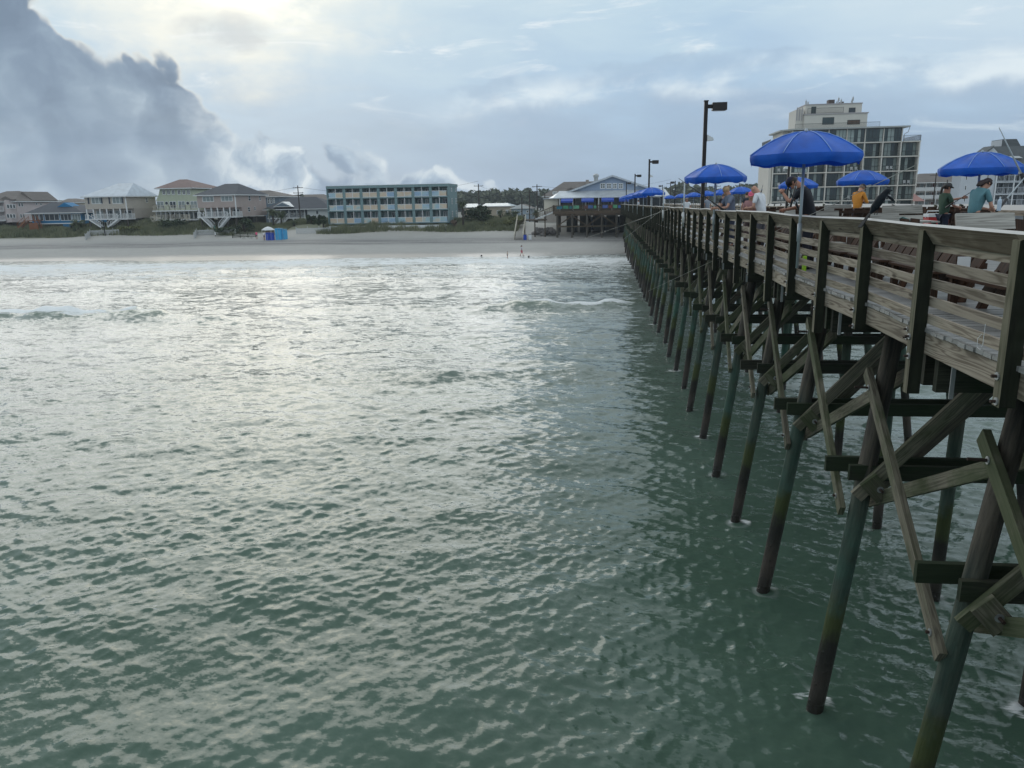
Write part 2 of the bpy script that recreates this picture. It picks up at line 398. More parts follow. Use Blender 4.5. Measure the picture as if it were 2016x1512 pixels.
# fine ripples as a slope field, crests lying roughly along the shore
q=g.xyz(px_*.62+py_*.12,py_,0.)
def slope(sc_,k,det,seed):
    n=g.node('ShaderNodeTexNoise',{'Vector':g.vadd(q,(seed,seed,0.)),'Scale':sc_,'Detail':det,'Roughness':.6,'Distortion':.35})
    c=g.vadd(g.e(n.outputs[1]),(-.5,-.5,-.5)); return g.vmul(c,(k*1.05,k,0.))
near=g.ss(dist,75.,12.)
gust=g.lin(g.noise(g.xyz(px_*.05,py_*.11,0.),1.,4,.6),.3,.7,.55,1.35)
s1=slope(4.4,.36,3.,0.); s2=slope(17.,.34,2.,7.)
fs=g.lin(g.ss(dist,14.,45.),0.,1.,1.,1.9)
s1=g.e(g.node('ShaderNodeVectorMath',{0:s1,3:fs},operation='SCALE').outputs[0])
s0=slope(1.15,.62,2.,3.)
s0=g.e(g.node('ShaderNodeVectorMath',{0:s0,3:g.ss(dist,16.,60.)},operation='SCALE').outputs[0])
sv=g.vadd(g.vadd(s1,s2),s0)
sv=g.e(g.node('ShaderNodeVectorMath',{0:sv,3:gust},operation='SCALE').outputs[0])
nrm=g.e(g.node('ShaderNodeNewGeometry').outputs['Normal'])
nn=g.e(g.node('ShaderNodeVectorMath',{0:g.vadd(nrm,sv)},operation='NORMALIZE').outputs[0])
murk=g.noise(p,.12,4,.6)
wc=g.mix(g.ss(murk,.35,.7),(.062,.110,.078),(.092,.148,.114))
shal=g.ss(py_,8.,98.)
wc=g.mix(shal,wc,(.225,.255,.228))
tall=g.ss(pz_,.22,.75)
wc=g.mix(tall*.6,wc,(.17,.215,.15))
fn=g.noise(g.xyz(px_*.32,py_*1.1,0.),1.6,6,.68,.5)
fn2=g.noise(g.xyz(px_*.25,py_*.8,1.),.55,5,.6,.8)
lace=g.voro(g.vadd(g.xyz(px_*.8,py_,0.),g.vmul(g.node('ShaderNodeTexNoise',{'Vector':p,'Scale':.9,'Detail':3.}).outputs[1],(1.2,1.2,0.))),1.1,'DISTANCE_TO_EDGE')
fm=g.ss(fa*.95+(fn-.5)*2.6+(fn2-.5)*1.4,.60,.90)
fm=fm.mx(g.ss(lace,.09,.02)*g.ss(fa+(fn2-.5)*.5,.28,.7)*.5)
# loose foam scraps in the open water by the pier
scr=g.ss(fn2*.5+fn*.5,.66,.74)*.35*g.ss(py_,24.,60.)
fm=fm.mx(scr)
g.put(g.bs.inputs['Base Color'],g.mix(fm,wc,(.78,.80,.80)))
g.put(g.bs.inputs['Roughness'],g.lin(fm,0.,1.,.11,.75)+g.ss(dist,25.,110.)*.03)
g.put(g.bs.inputs['IOR'],1.333); g.put(g.bs.inputs['Normal'],nn)
me.materials.append(m)
# ---------------------------------------------------------------- beach and land: one sheet to the horizon
def land_z(x,y):
    b=y-shore_y(x)
    z=np.where(b<0,b*.045,0)+np.where(b>0,np.minimum(b,38)*.052,0)
    z=z+.10*np.exp(-((b-15)/5)**2)
    du=1.75*np.exp(-((b-47)/8.)**2)*(1+.35*np.sin(x*.11)+.25*np.sin(x*.29+1))*np.clip((-x-2)/8,0,1)
    z=z+du+np.clip((b-38)/16,0,1)*.9
    return z
ys=np.concatenate([np.linspace(96,200,150),np.array([215,240,280,340,430,600,900,1500,3000,6000])])
xs=np.concatenate([np.array([-6000,-2500,-1200,-700,-450,-320]),np.linspace(-260,180,330),np.array([240,340,500,900,2000,6000])])
X,Y=np.meshgrid(xs,ys); Z=land_z(X,Y)+.02*np.sin(X*1.3+Y*.7)*np.clip((Y-YSH-18)/10,0,1)*rng.random(X.shape)
co=np.stack([X,Y,Z],-1).reshape(-1,3); I=np.arange(X.size).reshape(X.shape)
F=np.stack([I[:-1,:-1],I[:-1,1:],I[1:,1:],I[1:,:-1]],-1).reshape(-1,4)
me=bpy.data.meshes.new('beach'); me.from_pydata(co.tolist(),[],F.tolist()); me.polygons.foreach_set('use_smooth',[True]*len(F)); me.update()
beach=bpy.data.objects.new('beach',me); COL.objects.link(beach); beach['kind']='structure'
m,g=newmat('sand'); p=geo(g); px_,py_,pz_=g.sep(p)
n1=g.noise(g.xyz(px_*.06,py_*.5,0.),1.,6,.62,.3); n2=g.noise(p,2.2,5,.65); n3=g.noise(p,.35,4,.6)
yy=py_-YSH+(n1-.5)*3.
wet=g.ss(yy,9.,1.5)
c=g.mix(g.lin(n2*.5+n3*.5,.3,.7),(.325,.315,.295),(.41,.40,.375))
wrack=g.ss(yy,17.,20.)*g.ss(yy,31.,25.)
c=g.mix(wrack*g.ss(n1*.65+n2*.35,.40,.60)*.9,c,(.13,.125,.125))
c=g.mix(wrack*.4,c,(.24,.23,.22))
c=g.mix(g.ss(yy,31.,36.)*.6,c,(.46,.44,.40))
c=g.mix(wet*.65,c,(.17,.155,.135))
dn=g.ss(yy,38.,41.)*g.ss(yy,60.,54.)*g.ss(px_,-14.,-20.)
c=g.mix(dn*.85,c,(.13,.14,.075))
c=g.mix(g.ss(py_,174.,178.),c,(.17,.17,.15))
g.put(g.bs.inputs['Base Color'],c); g.put(g.bs.inputs['Roughness'],g.lin(wet,0.,1.,.9,.34)); bump(g,n2*(1.-wet),.5,.03)
me.materials.append(m)
# ---------------------------------------------------------------- pier
class Many:
    """the 100 nearest of a repeated part are meshes of their own, the rest one mesh"""
    def __init__(s,name,mat,parent,lim=100): s.n=name; s.m=mat; s.p=parent; s.l=[]; s.lim=lim
    def add(s,mb,d,sub=None): s.l.append((d,len(s.l),mb,sub)); return mb
    def flush(s):
        s.l.sort(key=lambda t:t[:2]); outs=[]
        for d,_,mb,sub in s.l[:s.lim]:
            o=mb.build(s.n,s.m,s.p); outs.append(o)
            if sub: sub(o)
        if len(s.l)>s.lim:
            big=MB()
            for d,_,mb,sub in s.l[s.lim:]:
                b=len(big.v); big.v+=mb.v; big.f+=[[i+b for i in f] for f in mb.f]; big.uv+=mb.uv; big.rn+=mb.rn; big.mi+=mb.mi; big.sm+=mb.sm
            o=big.build(s.n,s.m,s.p); o['kind']='stuff'
        return outs
W_board=wood('board_wood',(.085,.060,.042),(.40,.342,.275),algae=(.19,.17,.09),alg=.15)
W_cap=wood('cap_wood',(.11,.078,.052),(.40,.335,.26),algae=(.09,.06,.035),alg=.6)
W_brace=wood('brace_wood',(.075,.065,.05),(.25,.225,.17),algae=(.055,.08,.03),alg=.7)
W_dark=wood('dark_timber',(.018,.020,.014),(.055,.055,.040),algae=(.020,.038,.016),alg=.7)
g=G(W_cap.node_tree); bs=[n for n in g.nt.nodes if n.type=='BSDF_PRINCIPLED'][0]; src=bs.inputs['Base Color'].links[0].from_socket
_,_,nz=g.sep(g.e(g.node('ShaderNodeNewGeometry').outputs['True Normal'])); g.put(bs.inputs['Base Color'],g.mix(g.ss(nz,.3,.5)*.85,g.e(src),(.62,.61,.59)))   # sun-bleached upper faces, with sky sheen put into the colour
# posts: the seaward faces are mixed towards black-green
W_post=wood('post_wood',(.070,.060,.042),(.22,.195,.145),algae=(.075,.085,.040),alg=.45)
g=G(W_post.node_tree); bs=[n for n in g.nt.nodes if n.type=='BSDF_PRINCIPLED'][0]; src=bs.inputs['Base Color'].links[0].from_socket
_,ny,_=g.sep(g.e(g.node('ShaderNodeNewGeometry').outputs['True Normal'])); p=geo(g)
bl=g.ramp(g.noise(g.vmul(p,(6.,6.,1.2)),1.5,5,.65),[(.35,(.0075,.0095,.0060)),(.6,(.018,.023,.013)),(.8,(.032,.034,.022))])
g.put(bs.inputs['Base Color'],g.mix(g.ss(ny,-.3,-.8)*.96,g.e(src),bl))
# round piles: brown above, verdigris, then weed and barnacles to the water
m,g=newmat('pile_wood'); p=geo(g); px_,py_,pz_=g.sep(p); uv=uvn(g); u,v,_=g.sep(uv)
r1,r2,_=g.sep(uvn(g,'rnd'))
n1=g.noise(g.xyz(u*.8,v*9.,r1*9.),1.,5,.65); n2=g.noise(p,2.6,5,.65); n3=g.noise(g.xyz(u*4.,v*30.,0.),1.,4,.7)
zz_=pz_+(n2-.5)*.9+(r2-.5)*.8
top=g.mix(g.ss(n1,.3,.7),(.012,.011,.008),(.105,.088,.064))
teal=g.mix(n1*.7+n2*.4,(.008,.038,.026),(.075,.165,.120))
c=g.mix(g.ss(zz_,4.6,3.2)*g.lin(r1,0.,1.,.45,1.)*g.lin(n2,.35,.6,.6,1.),top,teal)
c=g.mix(g.ss(zz_,2.3,1.9),c,g.mix(n3,(.022,.040,.008),(.075,.085,.022)))
c=g.mix(g.ss(zz_,1.75,1.3),c,g.mix(n3,(.008,.010,.007),(.030,.026,.019)))
c=g.mix(g.ss(zz_,1.2,.5)*.85,c,g.mix(n3,(.030,.022,.017),(.105,.080,.062)))
wetb=g.ss(pz_,.7,.1)
g.put(g.bs.inputs['Base Color'],g.mix(wetb*.7,c,(.012,.011,.009))); g.put(g.bs.inputs['Roughness'],g.lin(wetb,0.,1.,.8,.25)); bump(g,n3*.7+n1+g.ss(g.voro(p,9.),.3,.0)*g.ss(pz_,1.6,.9),.9,.022)
M_pile=m
# deck: grey bleached planks, damp enough to shine
m,g=newmat('deck_wood'); uv=uvn(g); u,v,_=g.sep(uv); r1,r2,_=g.sep(uvn(g,'rnd'))
n1=g.noise(g.xyz(u*2.,v*60.,r1*5.),1.,4,.6); n2=g.noise(g.xyz(u*.7,v*2.,r2*9.),1.,4,.6)
c=g.mix(n1*.6+n2*.4,(.15,.145,.135),(.40,.395,.38)); tone=g.lin(r1,0.,1.,.72,1.1)
c=g.e(g.node('ShaderNodeMix',{0:1.,6:c,7:g.xyz(tone,tone,tone)},data_type='RGBA',blend_type='MULTIPLY').outputs[2])
g.put(g.bs.inputs['Base Color'],c); g.put(g.bs.inputs['Roughness'],g.lin(n2,.3,.7,.30,.6)); bump(g,n1,.3,.003)
M_deck=m
M_bolt=plain('galvanised',(.42,.43,.43),.45,.6); M_rust=plain('rusty_iron',(.055,.035,.028),.75,.2)
XL,XR=3.15,10.62; YEND=145.
def zd(Y): return 6.965-.0052*max(0.,Y-14)+.012*math.sin(Y*.83)+.008*math.sin(Y*2.1)
SP=1.83; Y0=6.37
pier=empty('pier',(0,0,0),'long wooden fishing pier on round piles running from the water to the beach','pier')
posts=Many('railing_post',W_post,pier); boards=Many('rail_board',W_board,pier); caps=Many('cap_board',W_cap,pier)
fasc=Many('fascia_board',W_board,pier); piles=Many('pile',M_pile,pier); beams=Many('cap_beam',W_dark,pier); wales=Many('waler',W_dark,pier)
braces=Many('brace',W_brace,pier)
BD=[(-.157,-.288),(-.388,-.486),(-.566,-.662),(-.738,-.832),(-.918,-1.012)]
random.seed(3)
def one_bolt(name,par,p,d,r=.033,L=.05):
    p=Vector(p); d=Vector(d).normalized(); mb=MB(); mb.m=0; mb.tube([p,p+d*.012],r,10); mb.m=1; mb.tube([p+d*.006,p+d*L],r*.42,6); return mb.build(name,[M_bolt,M_rust],par)
def bolt_pair(side,X,Y,z):
    def f(o):
        for dy,dz_ in ((-.012,-.10),(.02,.10)): one_bolt('bolt',o,(X,Y+dy,z+dz_),(-side,0,0))
    return f
nk=int((YEND-Y0)/SP)
for side,X,sg in ((-1,XL,1),(1,XR,-1)):       # sg: towards the deck
    k0=-3 if side==-1 else -6
    for k in range(k0,nk+1):
        Y=Y0+SP*k; z=zd(Y)+1.055; lng=(k%2)!=0; lean=random.gauss(0,.006)
        zb=zd(Y)-(.665 if lng else .325)-random.random()*.03
        mb=MB(); xa,xb=X,X+sg*.125; ya=Y-.055+random.gauss(0,.01); yb=ya+.115
        if random.random()<.12 and side==-1 and k>0: # doubled post
            mb.box(X+.02,xb,ya-.045,ya-.004,zb+.5,z-.05)
        c=[]
        for i in range(8):
            zz=(zb,z-.03)[(i>>2)&1]
            if i&4 and not i&1: zz-=.055       # bevelled outer top
            c.append(((xa,xb)[i&1]+(lean if i&4 else 0),(ya,yb)[(i>>1)&1]+(lean if i&4 else 0),zz))
        mb.hexa(c,(.12,.12,1.5))
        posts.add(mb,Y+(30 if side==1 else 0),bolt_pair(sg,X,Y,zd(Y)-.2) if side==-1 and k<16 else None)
    for k in range(k0,nk,1):
        Ya,Yb=Y0+SP*k,Y0+SP*(k+1)
        # cap: tilted board, outer edge up
        if (k-k0)%2==0:
            Yc=min(Yb+SP,Y0+SP*nk); dj=random.gauss(0,.008)
            mb=MB(); seg=[Ya+.004,Yb,Yc-.004]
            for a,b in zip(seg,seg[1:]):
                ct=[]
                for i in range(8):
                    yy=(a,b)[(i>>1)&1]; zt=zd(yy)+1.032+dj
                    d,t=((0,.215)[i&1],(0,.040)[(i>>2)&1])
                    ct.append((X+sg*(d*.55-t*.83+.02),yy,zt-d*.83-t*.55))
                mb.hexa(ct,(.235,b-a,.04))
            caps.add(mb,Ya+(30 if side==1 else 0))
            mb=MB()
            for a,b in zip(seg,seg[1:]):
                xa,xb=X+sg*.128,X+sg*.17
                mb.hexa([((xa,xb)[i&1],(a,b)[(i>>1)&1],zd((a,b)[(i>>1)&1])+(-.265,-.045)[(i>>2)&1]) for i in range(8)],(.04,b-a,.22))
            fasc.add(mb,Ya+(30 if side==1 else 0))
        for j,(t,b_) in enumerate(BD):
            if (k-k0+j)%2: continue
            Yc=min(Yb+SP,Y0+SP*nk); mb=MB(); jt=random.gauss(0,.007)
            for a,b in ((Ya+.003,Yb),(Yb,Yc-.003)):
                if b-a<.1: continue
                xa,xb=X+sg*.129,X+sg*.163
                j1,j2=random.gauss(0,.004),random.gauss(0,.004)
                mb.hexa([((xa,xb)[i&1],(a,b)[(i>>1)&1],zd((a,b)[(i>>1)&1])+1.055+(b_,t)[(i>>2)&1]+jt) for i in range(8)],(.035,b-a,t-b_))
            boards.add(mb,Ya+(26 if side==1 else 0))
# deck planks across the pier: one mesh
mb=MB(); Y=-9.
while Y<YEND+2:
    wd_=.138; z=zd(Y); e1,e2=random.random()*.03,random.random()*.03
    mb.box(XL+.085+e1,XR-.085-e2,Y,Y+wd_,z-.040+random.random()*.003,z+random.random()*.003); Y+=.150
mb.build('deck',M_deck,pier)
mb=MB()
for X in (4.2,5.2,6.3,7.4,8.5,9.6): 
    Y=-9.
    while Y<YEND: mb.box(X-.04,X+.04,Y,Y+3.66,zd(Y+1.8)-.30,zd(Y+1.8)-.055); Y+=3.66
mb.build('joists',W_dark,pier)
# seaward head of the pier that the photographer stands on
mb=MB(); Y=-9.
while Y<-.15: mb.box(-7.,XL+.08,Y,Y+.138,6.925,6.965); Y+=.15
mb.build('head_deck',M_deck,pier)
for k in range(6):
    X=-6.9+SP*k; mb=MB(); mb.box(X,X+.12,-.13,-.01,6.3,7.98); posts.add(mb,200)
for j,(t,b_) in enumerate(BD): mb=MB(); mb.box(-7.,XL,-.17,-.135,8.02+b_,8.02+t); boards.add(mb,200)
mb=MB(); mb.box(-7.,XL,-.17,-.135,6.70,6.92); fasc.add(mb,200)
# bents
YB0=Y0+SP; nb=int((YEND-YB0)/(2*SP))
WZ=4.17
def rot_pts(p,q,t): return Vector(p)+(Vector(q)-Vector(p))*t
for j in range(-4,nb+1):
    Y=YB0+2*SP*j; zt=zd(Y)-.30; gnd=float(land_z(np.array(4.),np.array(Y)))
    botz=min(-1.2,gnd-1.) if Y<YSH+2 else gnd-.5
    for dy in (-.16,.16):
        mb=MB(); mb.box(XL+.22,XR-.22,Y+dy-.045,Y+dy+.045,zt-.34,zt-.005); beams.add(mb,Y+dy)
    tops=[]
    rows=[(4.38,3.56,.128),(7.05,7.02,.122),(9.40,10.45,.128)]
    if j%3==1: rows.append((8.1,8.05,.115))
    for ri,(xt,xb,rr) in enumerate(rows):
        jx,jy=random.gauss(0,.05),random.gauss(0,.09)
        T=Vector((xt,Y,zt-.01)); B=Vector((xb+jx,Y+jy,0.)); d=(B-T); 
        bot=T+d*((zt-botz)/zt); mid=[rot_pts(T,bot,t)+Vector((random.gauss(0,.012),random.gauss(0,.012),0)) for t in (.25,.5,.75)]
        mb=MB(); mb.smooth=True; rr*=random.uniform(.92,1.06)
        mb.tube([T]+mid+[bot],[rr*.98,rr,rr*1.0,rr*.97,rr*.93],18,wob=.07); piles.add(mb,Y+ri*.3)
        tops.append((T,B,rr))
    def at_z(r,z):
        T,B,_=tops[r]; return T+(B-T)*((T.z-z)/(T.z-B.z))
    if gnd>1.2: continue
    wz=WZ+random.gauss(0,.04)
    lo=at_z(0,wz)
    # two walers clamp the piles, across the whole bent
    for dy,ex in ((.20,3.51),(-.20,3.81)):
        mb=MB(); mb.box(ex+random.gauss(0,.04),at_z(2,wz).x+.5,Y+dy-.04,Y+dy+.04,wz-.12,wz+.12); wales.add(mb,Y+dy)
    # transverse diagonals, one on either face of the bent
    for dy,a,b in ((-.30,(lo.x-.18,wz-.36),(6.35,zt-.1)),(.30,(lo.x+.05,wz-.75),(6.9,zt-.2)),(-.30,(at_z(2,wz).x+.2,wz-.3),(7.5,zt-.2))):
        mb=MB(); mb.beam((a[0],Y+dy,a[1]),(b[0],Y+dy,b[1]),.075,.20,(0,0,1)); braces.add(mb,Y+dy)
    # block and bolt at the crossing
    mb=MB(); mb.beam((lo.x-.05,Y-.37,wz-.05),(lo.x+.20,Y-.37,wz-.33),.07,.28); braces.add(mb,Y)
    # long rakers: from this bent high up, down to the next bent seaward; and back
    n=Y-2*SP
    xo=lo.x-.26
    hi=at_z(0,5.75+random.gauss(0,.12)); ln=Vector((at_z(0,3.35).x,n,3.32+random.gauss(0,.08)))
    mb=MB(); mb.beam((hi.x-.24,Y+.12,hi.z),(ln.x-.22,n-.12,ln.z),.085,.20,(-1,0,0)); mb2=mb
    mb=MB(); 
    P0=Vector((hi.x-.21,Y+.15,hi.z)); P1=Vector((ln.x-.19,n-.12,ln.z)); dd=(P1-P0).normalized(); side_=Vector((1,0,0)); side_=(side_-dd*side_.dot(dd)).normalized(); upp=dd.cross(side_)
    mb.hexa([P0+dd*((P1-P0).length*(i&1))+side_*(.085*(((i>>1)&1)-.5))+upp*(.19*(((i>>2)&1)-.5)) for i in range(8)],((P1-P0).length,.085,.19))
    braces.add(mb,Y-3)
    l2=at_z(0,3.62); h2=Vector((at_z(0,5.6).x+.24,n,5.68))
    mb=MB(); mb.beam((l2.x+.24,Y+.25,l2.z-.12),(h2.x,h2.y-.2,h2.z),.07,.20,(0,0,1)); braces.add(mb,Y-2)
    if j<8:
        for q in (P0,P1):
            c=q+dd*(.35 if q is P0 else -.30)-side_*.045
            one_bolt('brace_bolt',pier,c,-side_,.045,.20 if q is P0 else .05)
        one_bolt('brace_bolt',pier,(lo.x+.13,Y-.40,wz-.2),(0,-1,0),.05,.10)
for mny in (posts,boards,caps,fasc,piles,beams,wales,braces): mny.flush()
# plate of four bolts on the fascia splices near the camera, and steel straps under the deck
for k in (1,3):
    for dy in (.32,.43):
        for z in (6.78,6.87): one_bolt('splice_bolt',pier,(XL+.128,Y0+SP*k+dy,z),(-1,0,0),.026,.04)
for k in range(0,7):
    mb=MB(); Y=Y0+SP*(2*k+1)-.55; mb.box(XL+.20,XL+.24,Y,Y+.012,zd(Y)-.62,zd(Y)-.27); mb.build('steel_strap',M_bolt,pier)
# ---------------------------------------------------------------- town behind the beach
def C3(r,gg,b): return tuple(((v/255+.055)/1.055)**2.4 if v>10 else v/3294 for v in (r,gg,b))
M_glass=plain('window_glass',(.030,.040,.048),.12,0.,.3,.6,.5)
M_glass2=plain('curtained_glass',(.26,.30,.30),.25,0.,.25,.9,.5)
M_white=plain('white_paint',(.72,.73,.73),.5,0,.05)
M_black=plain('black_metal',(.014,.014,.016),.5)
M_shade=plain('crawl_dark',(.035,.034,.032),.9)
M_pole=plain('pole_wood',(.055,.045,.038),.85)
M_pile2=plain('old_pile',(.085,.075,.062),.85)
def siding(name,col,step=.18,k=.12):
    col=tuple(min(.75,x*1.22) for x in col)
    if name in MATS: return MATS[name]
    m,g=newmat(name); p=geo(g); _,_,z=g.sep(p); l=g.math('FRACT',z/step)
    n=g.noise(p,.6,5,.6); n2=g.noise(g.vmul(p,(1.,1.,.15)),3.,4,.7)
    c=g.mix(g.lin(n*.6+n2*.4,.3,.7),tuple(x*.86 for x in col),tuple(min(.9,x*1.08) for x in col))
    c=g.mix(g.ss(l,.14,.0)*k*2.5,c,tuple(x*.5 for x in col))
    g.put(g.bs.inputs['Base Color'],c); g.put(g.bs.inputs['Roughness'],.7); return m
def shingle(name,col):
    if name in MATS: return MATS[name]
    m,g=newmat(name); p=geo(g); n=g.noise(p,1.1,6,.7); n2=g.noise(g.vmul(p,(.3,.3,3.5)),1.2,4,.7)
    g.put(g.bs.inputs['Base Color'],g.mix(g.lin(n*.5+n2*.5,.3,.7),tuple(x*.72 for x in col),tuple(x*1.22 for x in col))); g.put(g.bs.inputs['Roughness'],.85); return m
def seam(name,col):
    m,g=newmat(name); p=geo(g); x,y,_=g.sep(p); l=g.math('FRACT',(x+y)/.45); n=g.noise(p,.8,5,.6)
    c=g.mix(g.lin(n,.3,.7),tuple(v*.8 for v in col),tuple(v*1.1 for v in col)); c=g.mix(g.ss(l,.12,.02)*.45,c,tuple(v*.5 for v in col))
    g.put(g.bs.inputs['Base Color'],c); g.put(g.bs.inputs['Roughness'],.35); g.put(g.bs.inputs['Metallic'],.35); return m
def bx(x0,x1,y0,y1,z0,z1): return MB().box(min(x0,x1),max(x0,x1),min(y0,y1),max(y0,y1),min(z0,z1),max(z0,z1))
def window(par,plane,c,rect,nx=1,ny=1,fr=.09,frame=None,pane=None,name='window',out=.05,rail=True):
    """rect in photo pixels (x0,y0,x1,y1) on the wall plane; becomes a real frame and pane standing on that wall"""
    x0,y0,x1,y1=rect; ym=(y0+y1)/2; xm=(x0+x1)/2; fn=atY if plane=='Y' else atX
    a=fn(x0,ym,c); b=fn(x1,ym,c); zt=fn(xm,y0,c).z; zb=fn(xm,y1,c).z
    return window_m(par,plane,c,(a.x if plane=='Y' else a.y),(b.x if plane=='Y' else b.y),zb,zt,nx,ny,fr,frame,pane,name,out)
def window_m(par,plane,c,u0,u1,z0,z1,nx=1,ny=1,fr=.09,frame=None,pane=None,name='window',out=.05):
    if u0>u1: u0,u1=u1,u0
    s=-1 if plane in('Y',) else 1
    if plane=='L': s=-1
    def P(ua,ub,za,zb,d0,d1,mb):
        lo,hi=sorted((c+s*d0,c+s*d1))
        if plane=='Y': mb.box(ua,ub,lo,hi,za,zb)
        else: mb.box(lo,hi,ua,ub,za,zb)
    mb=MB()
    P(u0,u0+fr,z0,z1,0,out,mb); P(u1-fr,u1,z0,z1,0,out,mb); P(u0+fr,u1-fr,z1-fr,z1,0,out,mb); P(u0+fr,u1-fr,z0,z0+fr,0,out,mb)
    for i in range(1,nx): u=u0+(u1-u0)*i/nx; P(u-fr*.4,u+fr*.4,z0+fr,z1-fr,.004,out*.9,mb)
    for i in range(1,ny): z=z0+(z1-z0)*i/ny; P(u0+fr,u1-fr,z-fr*.35,z+fr*.35,.006,out*.8,mb)
    o=mb.build(name,frame or M_white,par)
    mb=MB(); P(u0+fr*.9,u1-fr*.9,z0+fr*.9,z1-fr*.9,-.01,.02,mb); mb.build('pane',pane or M_glass,o); return o
def hip(par,x0,x1,y0,y1,ze,xr0,xr1,yr0,yr1,zr,mat,ov=.5,th=.18,name='roof',trim=None):
    """hip roof: eaves rectangle to a ridge"""
    x0-=ov;x1+=ov;y0-=ov;y1+=ov; mb=MB()
    a=[(x0,y0,ze),(x1,y0,ze),(x1,y1,ze),(x0,y1,ze)]; r=[(xr0,yr0,zr),(xr1,yr1,zr)]
    if abs(yr0-yr1)>abs(xr0-xr1): # ridge front to back: r[0] front
        mb.poly([a[0],a[1],r[0]]); mb.poly([a[1],a[2],r[1],r[0]]); mb.poly([a[2],a[3],r[1]]); mb.poly([a[3],a[0],r[0],r[1]])
    else:
        mb.poly([a[0],a[1],r[1],r[0]]); mb.poly([a[1],a[2],r[1]]); mb.poly([a[2],a[3],r[0],r[1]]); mb.poly([a[3],a[0],r[0]])
    mb.poly([(p[0],p[1],ze-.01) for p in a[::-1]])
    o=mb.build(name,mat,par)
    t=MB()
    for p,q in ((0,1),(1,2),(2,3),(3,0)):
        t.beam((a[p][0],a[p][1],ze-th/2-.02),(a[q][0],a[q][1],ze-th/2-.02),.08,th)
    t.build('eave_trim',trim or M_white,o); return o
def fX(px,Y,py=420): return atY(px,py,Y).x
def fZ(px,py,Y): return atY(px,py,Y).z
def rail(mb,p0,p1,h=1.,n=None,post=.08,bal=.035,step=.16,top=.07):
    """railing with balusters between two points on the floor"""
    p0=Vector(p0);p1=Vector(p1); L=(p1-p0).length
    mb.beam(p0+Vector((0,0,h)),p1+Vector((0,0,h)),top,top); mb.beam(p0+Vector((0,0,.12)),p1+Vector((0,0,.12)),.05,.05)
    k=max(1,int(L/step))
    for i in range(1,k): q=p0+(p1-p0)*(i/k); mb.beam(q+Vector((0,0,.13)),q+Vector((0,0,h-.03)),bal,bal,(0,1,0))
    for q in (p0,p1): mb.beam(q,q+Vector((0,0,h+.05)),post,post,(0,1,0))
def stair(name,par,p0,p1,width,mat,axis,n=None,rails=True,r_mat=None):
    """flight from p0 (top) to p1 (foot); axis: Vector across the flight"""
    p0=Vector(p0);p1=Vector(p1); ax=Vector(axis).normalized(); mb=MB(); n=n or max(3,int(abs(p0.z-p1.z)/.19))
    run=(p1-p0); hr=Vector((run.x,run.y,0)); hl=hr.length; hd=hr.normalized()
    for i in range(n):
        q=p0+run*((i+.5)/n); mb.beam(q-ax*width/2,q+ax*width/2,hl/n*1.05,.045)
    for s_ in (-1,1): mb.beam(p0+ax*(s_*width/2)-Vector((0,0,.12)),p1+ax*(s_*width/2)-Vector((0,0,.12)),.06,.26)
    o=mb.build(name,mat,par)
    if rails:
        mb=MB()
        for s_ in (-1,1):
            a=p0+ax*(s_*(width/2+.04)); b=p1+ax*(s_*(width/2+.04)); rail(mb,a,b,.95,step=.45)
        mb.build('stair_railing',r_mat or mat,o)
    return o
def piles_under(par,x0,x1,y0,y1,z0,z1,nx,ny,mat=None,r=.16):
    for i in range(nx):
        for j in range(ny):
            x=x0+(x1-x0)*i/(nx-1); y=y0+(y1-y0)*j/(ny-1)
            MB().box(x-r,x+r,y-r,y+r,z0-.6,z1).build('stilt',mat or M_pile2,par)
def lz(x,y): return float(land_z(np.array(float(x)),np.array(float(y))))
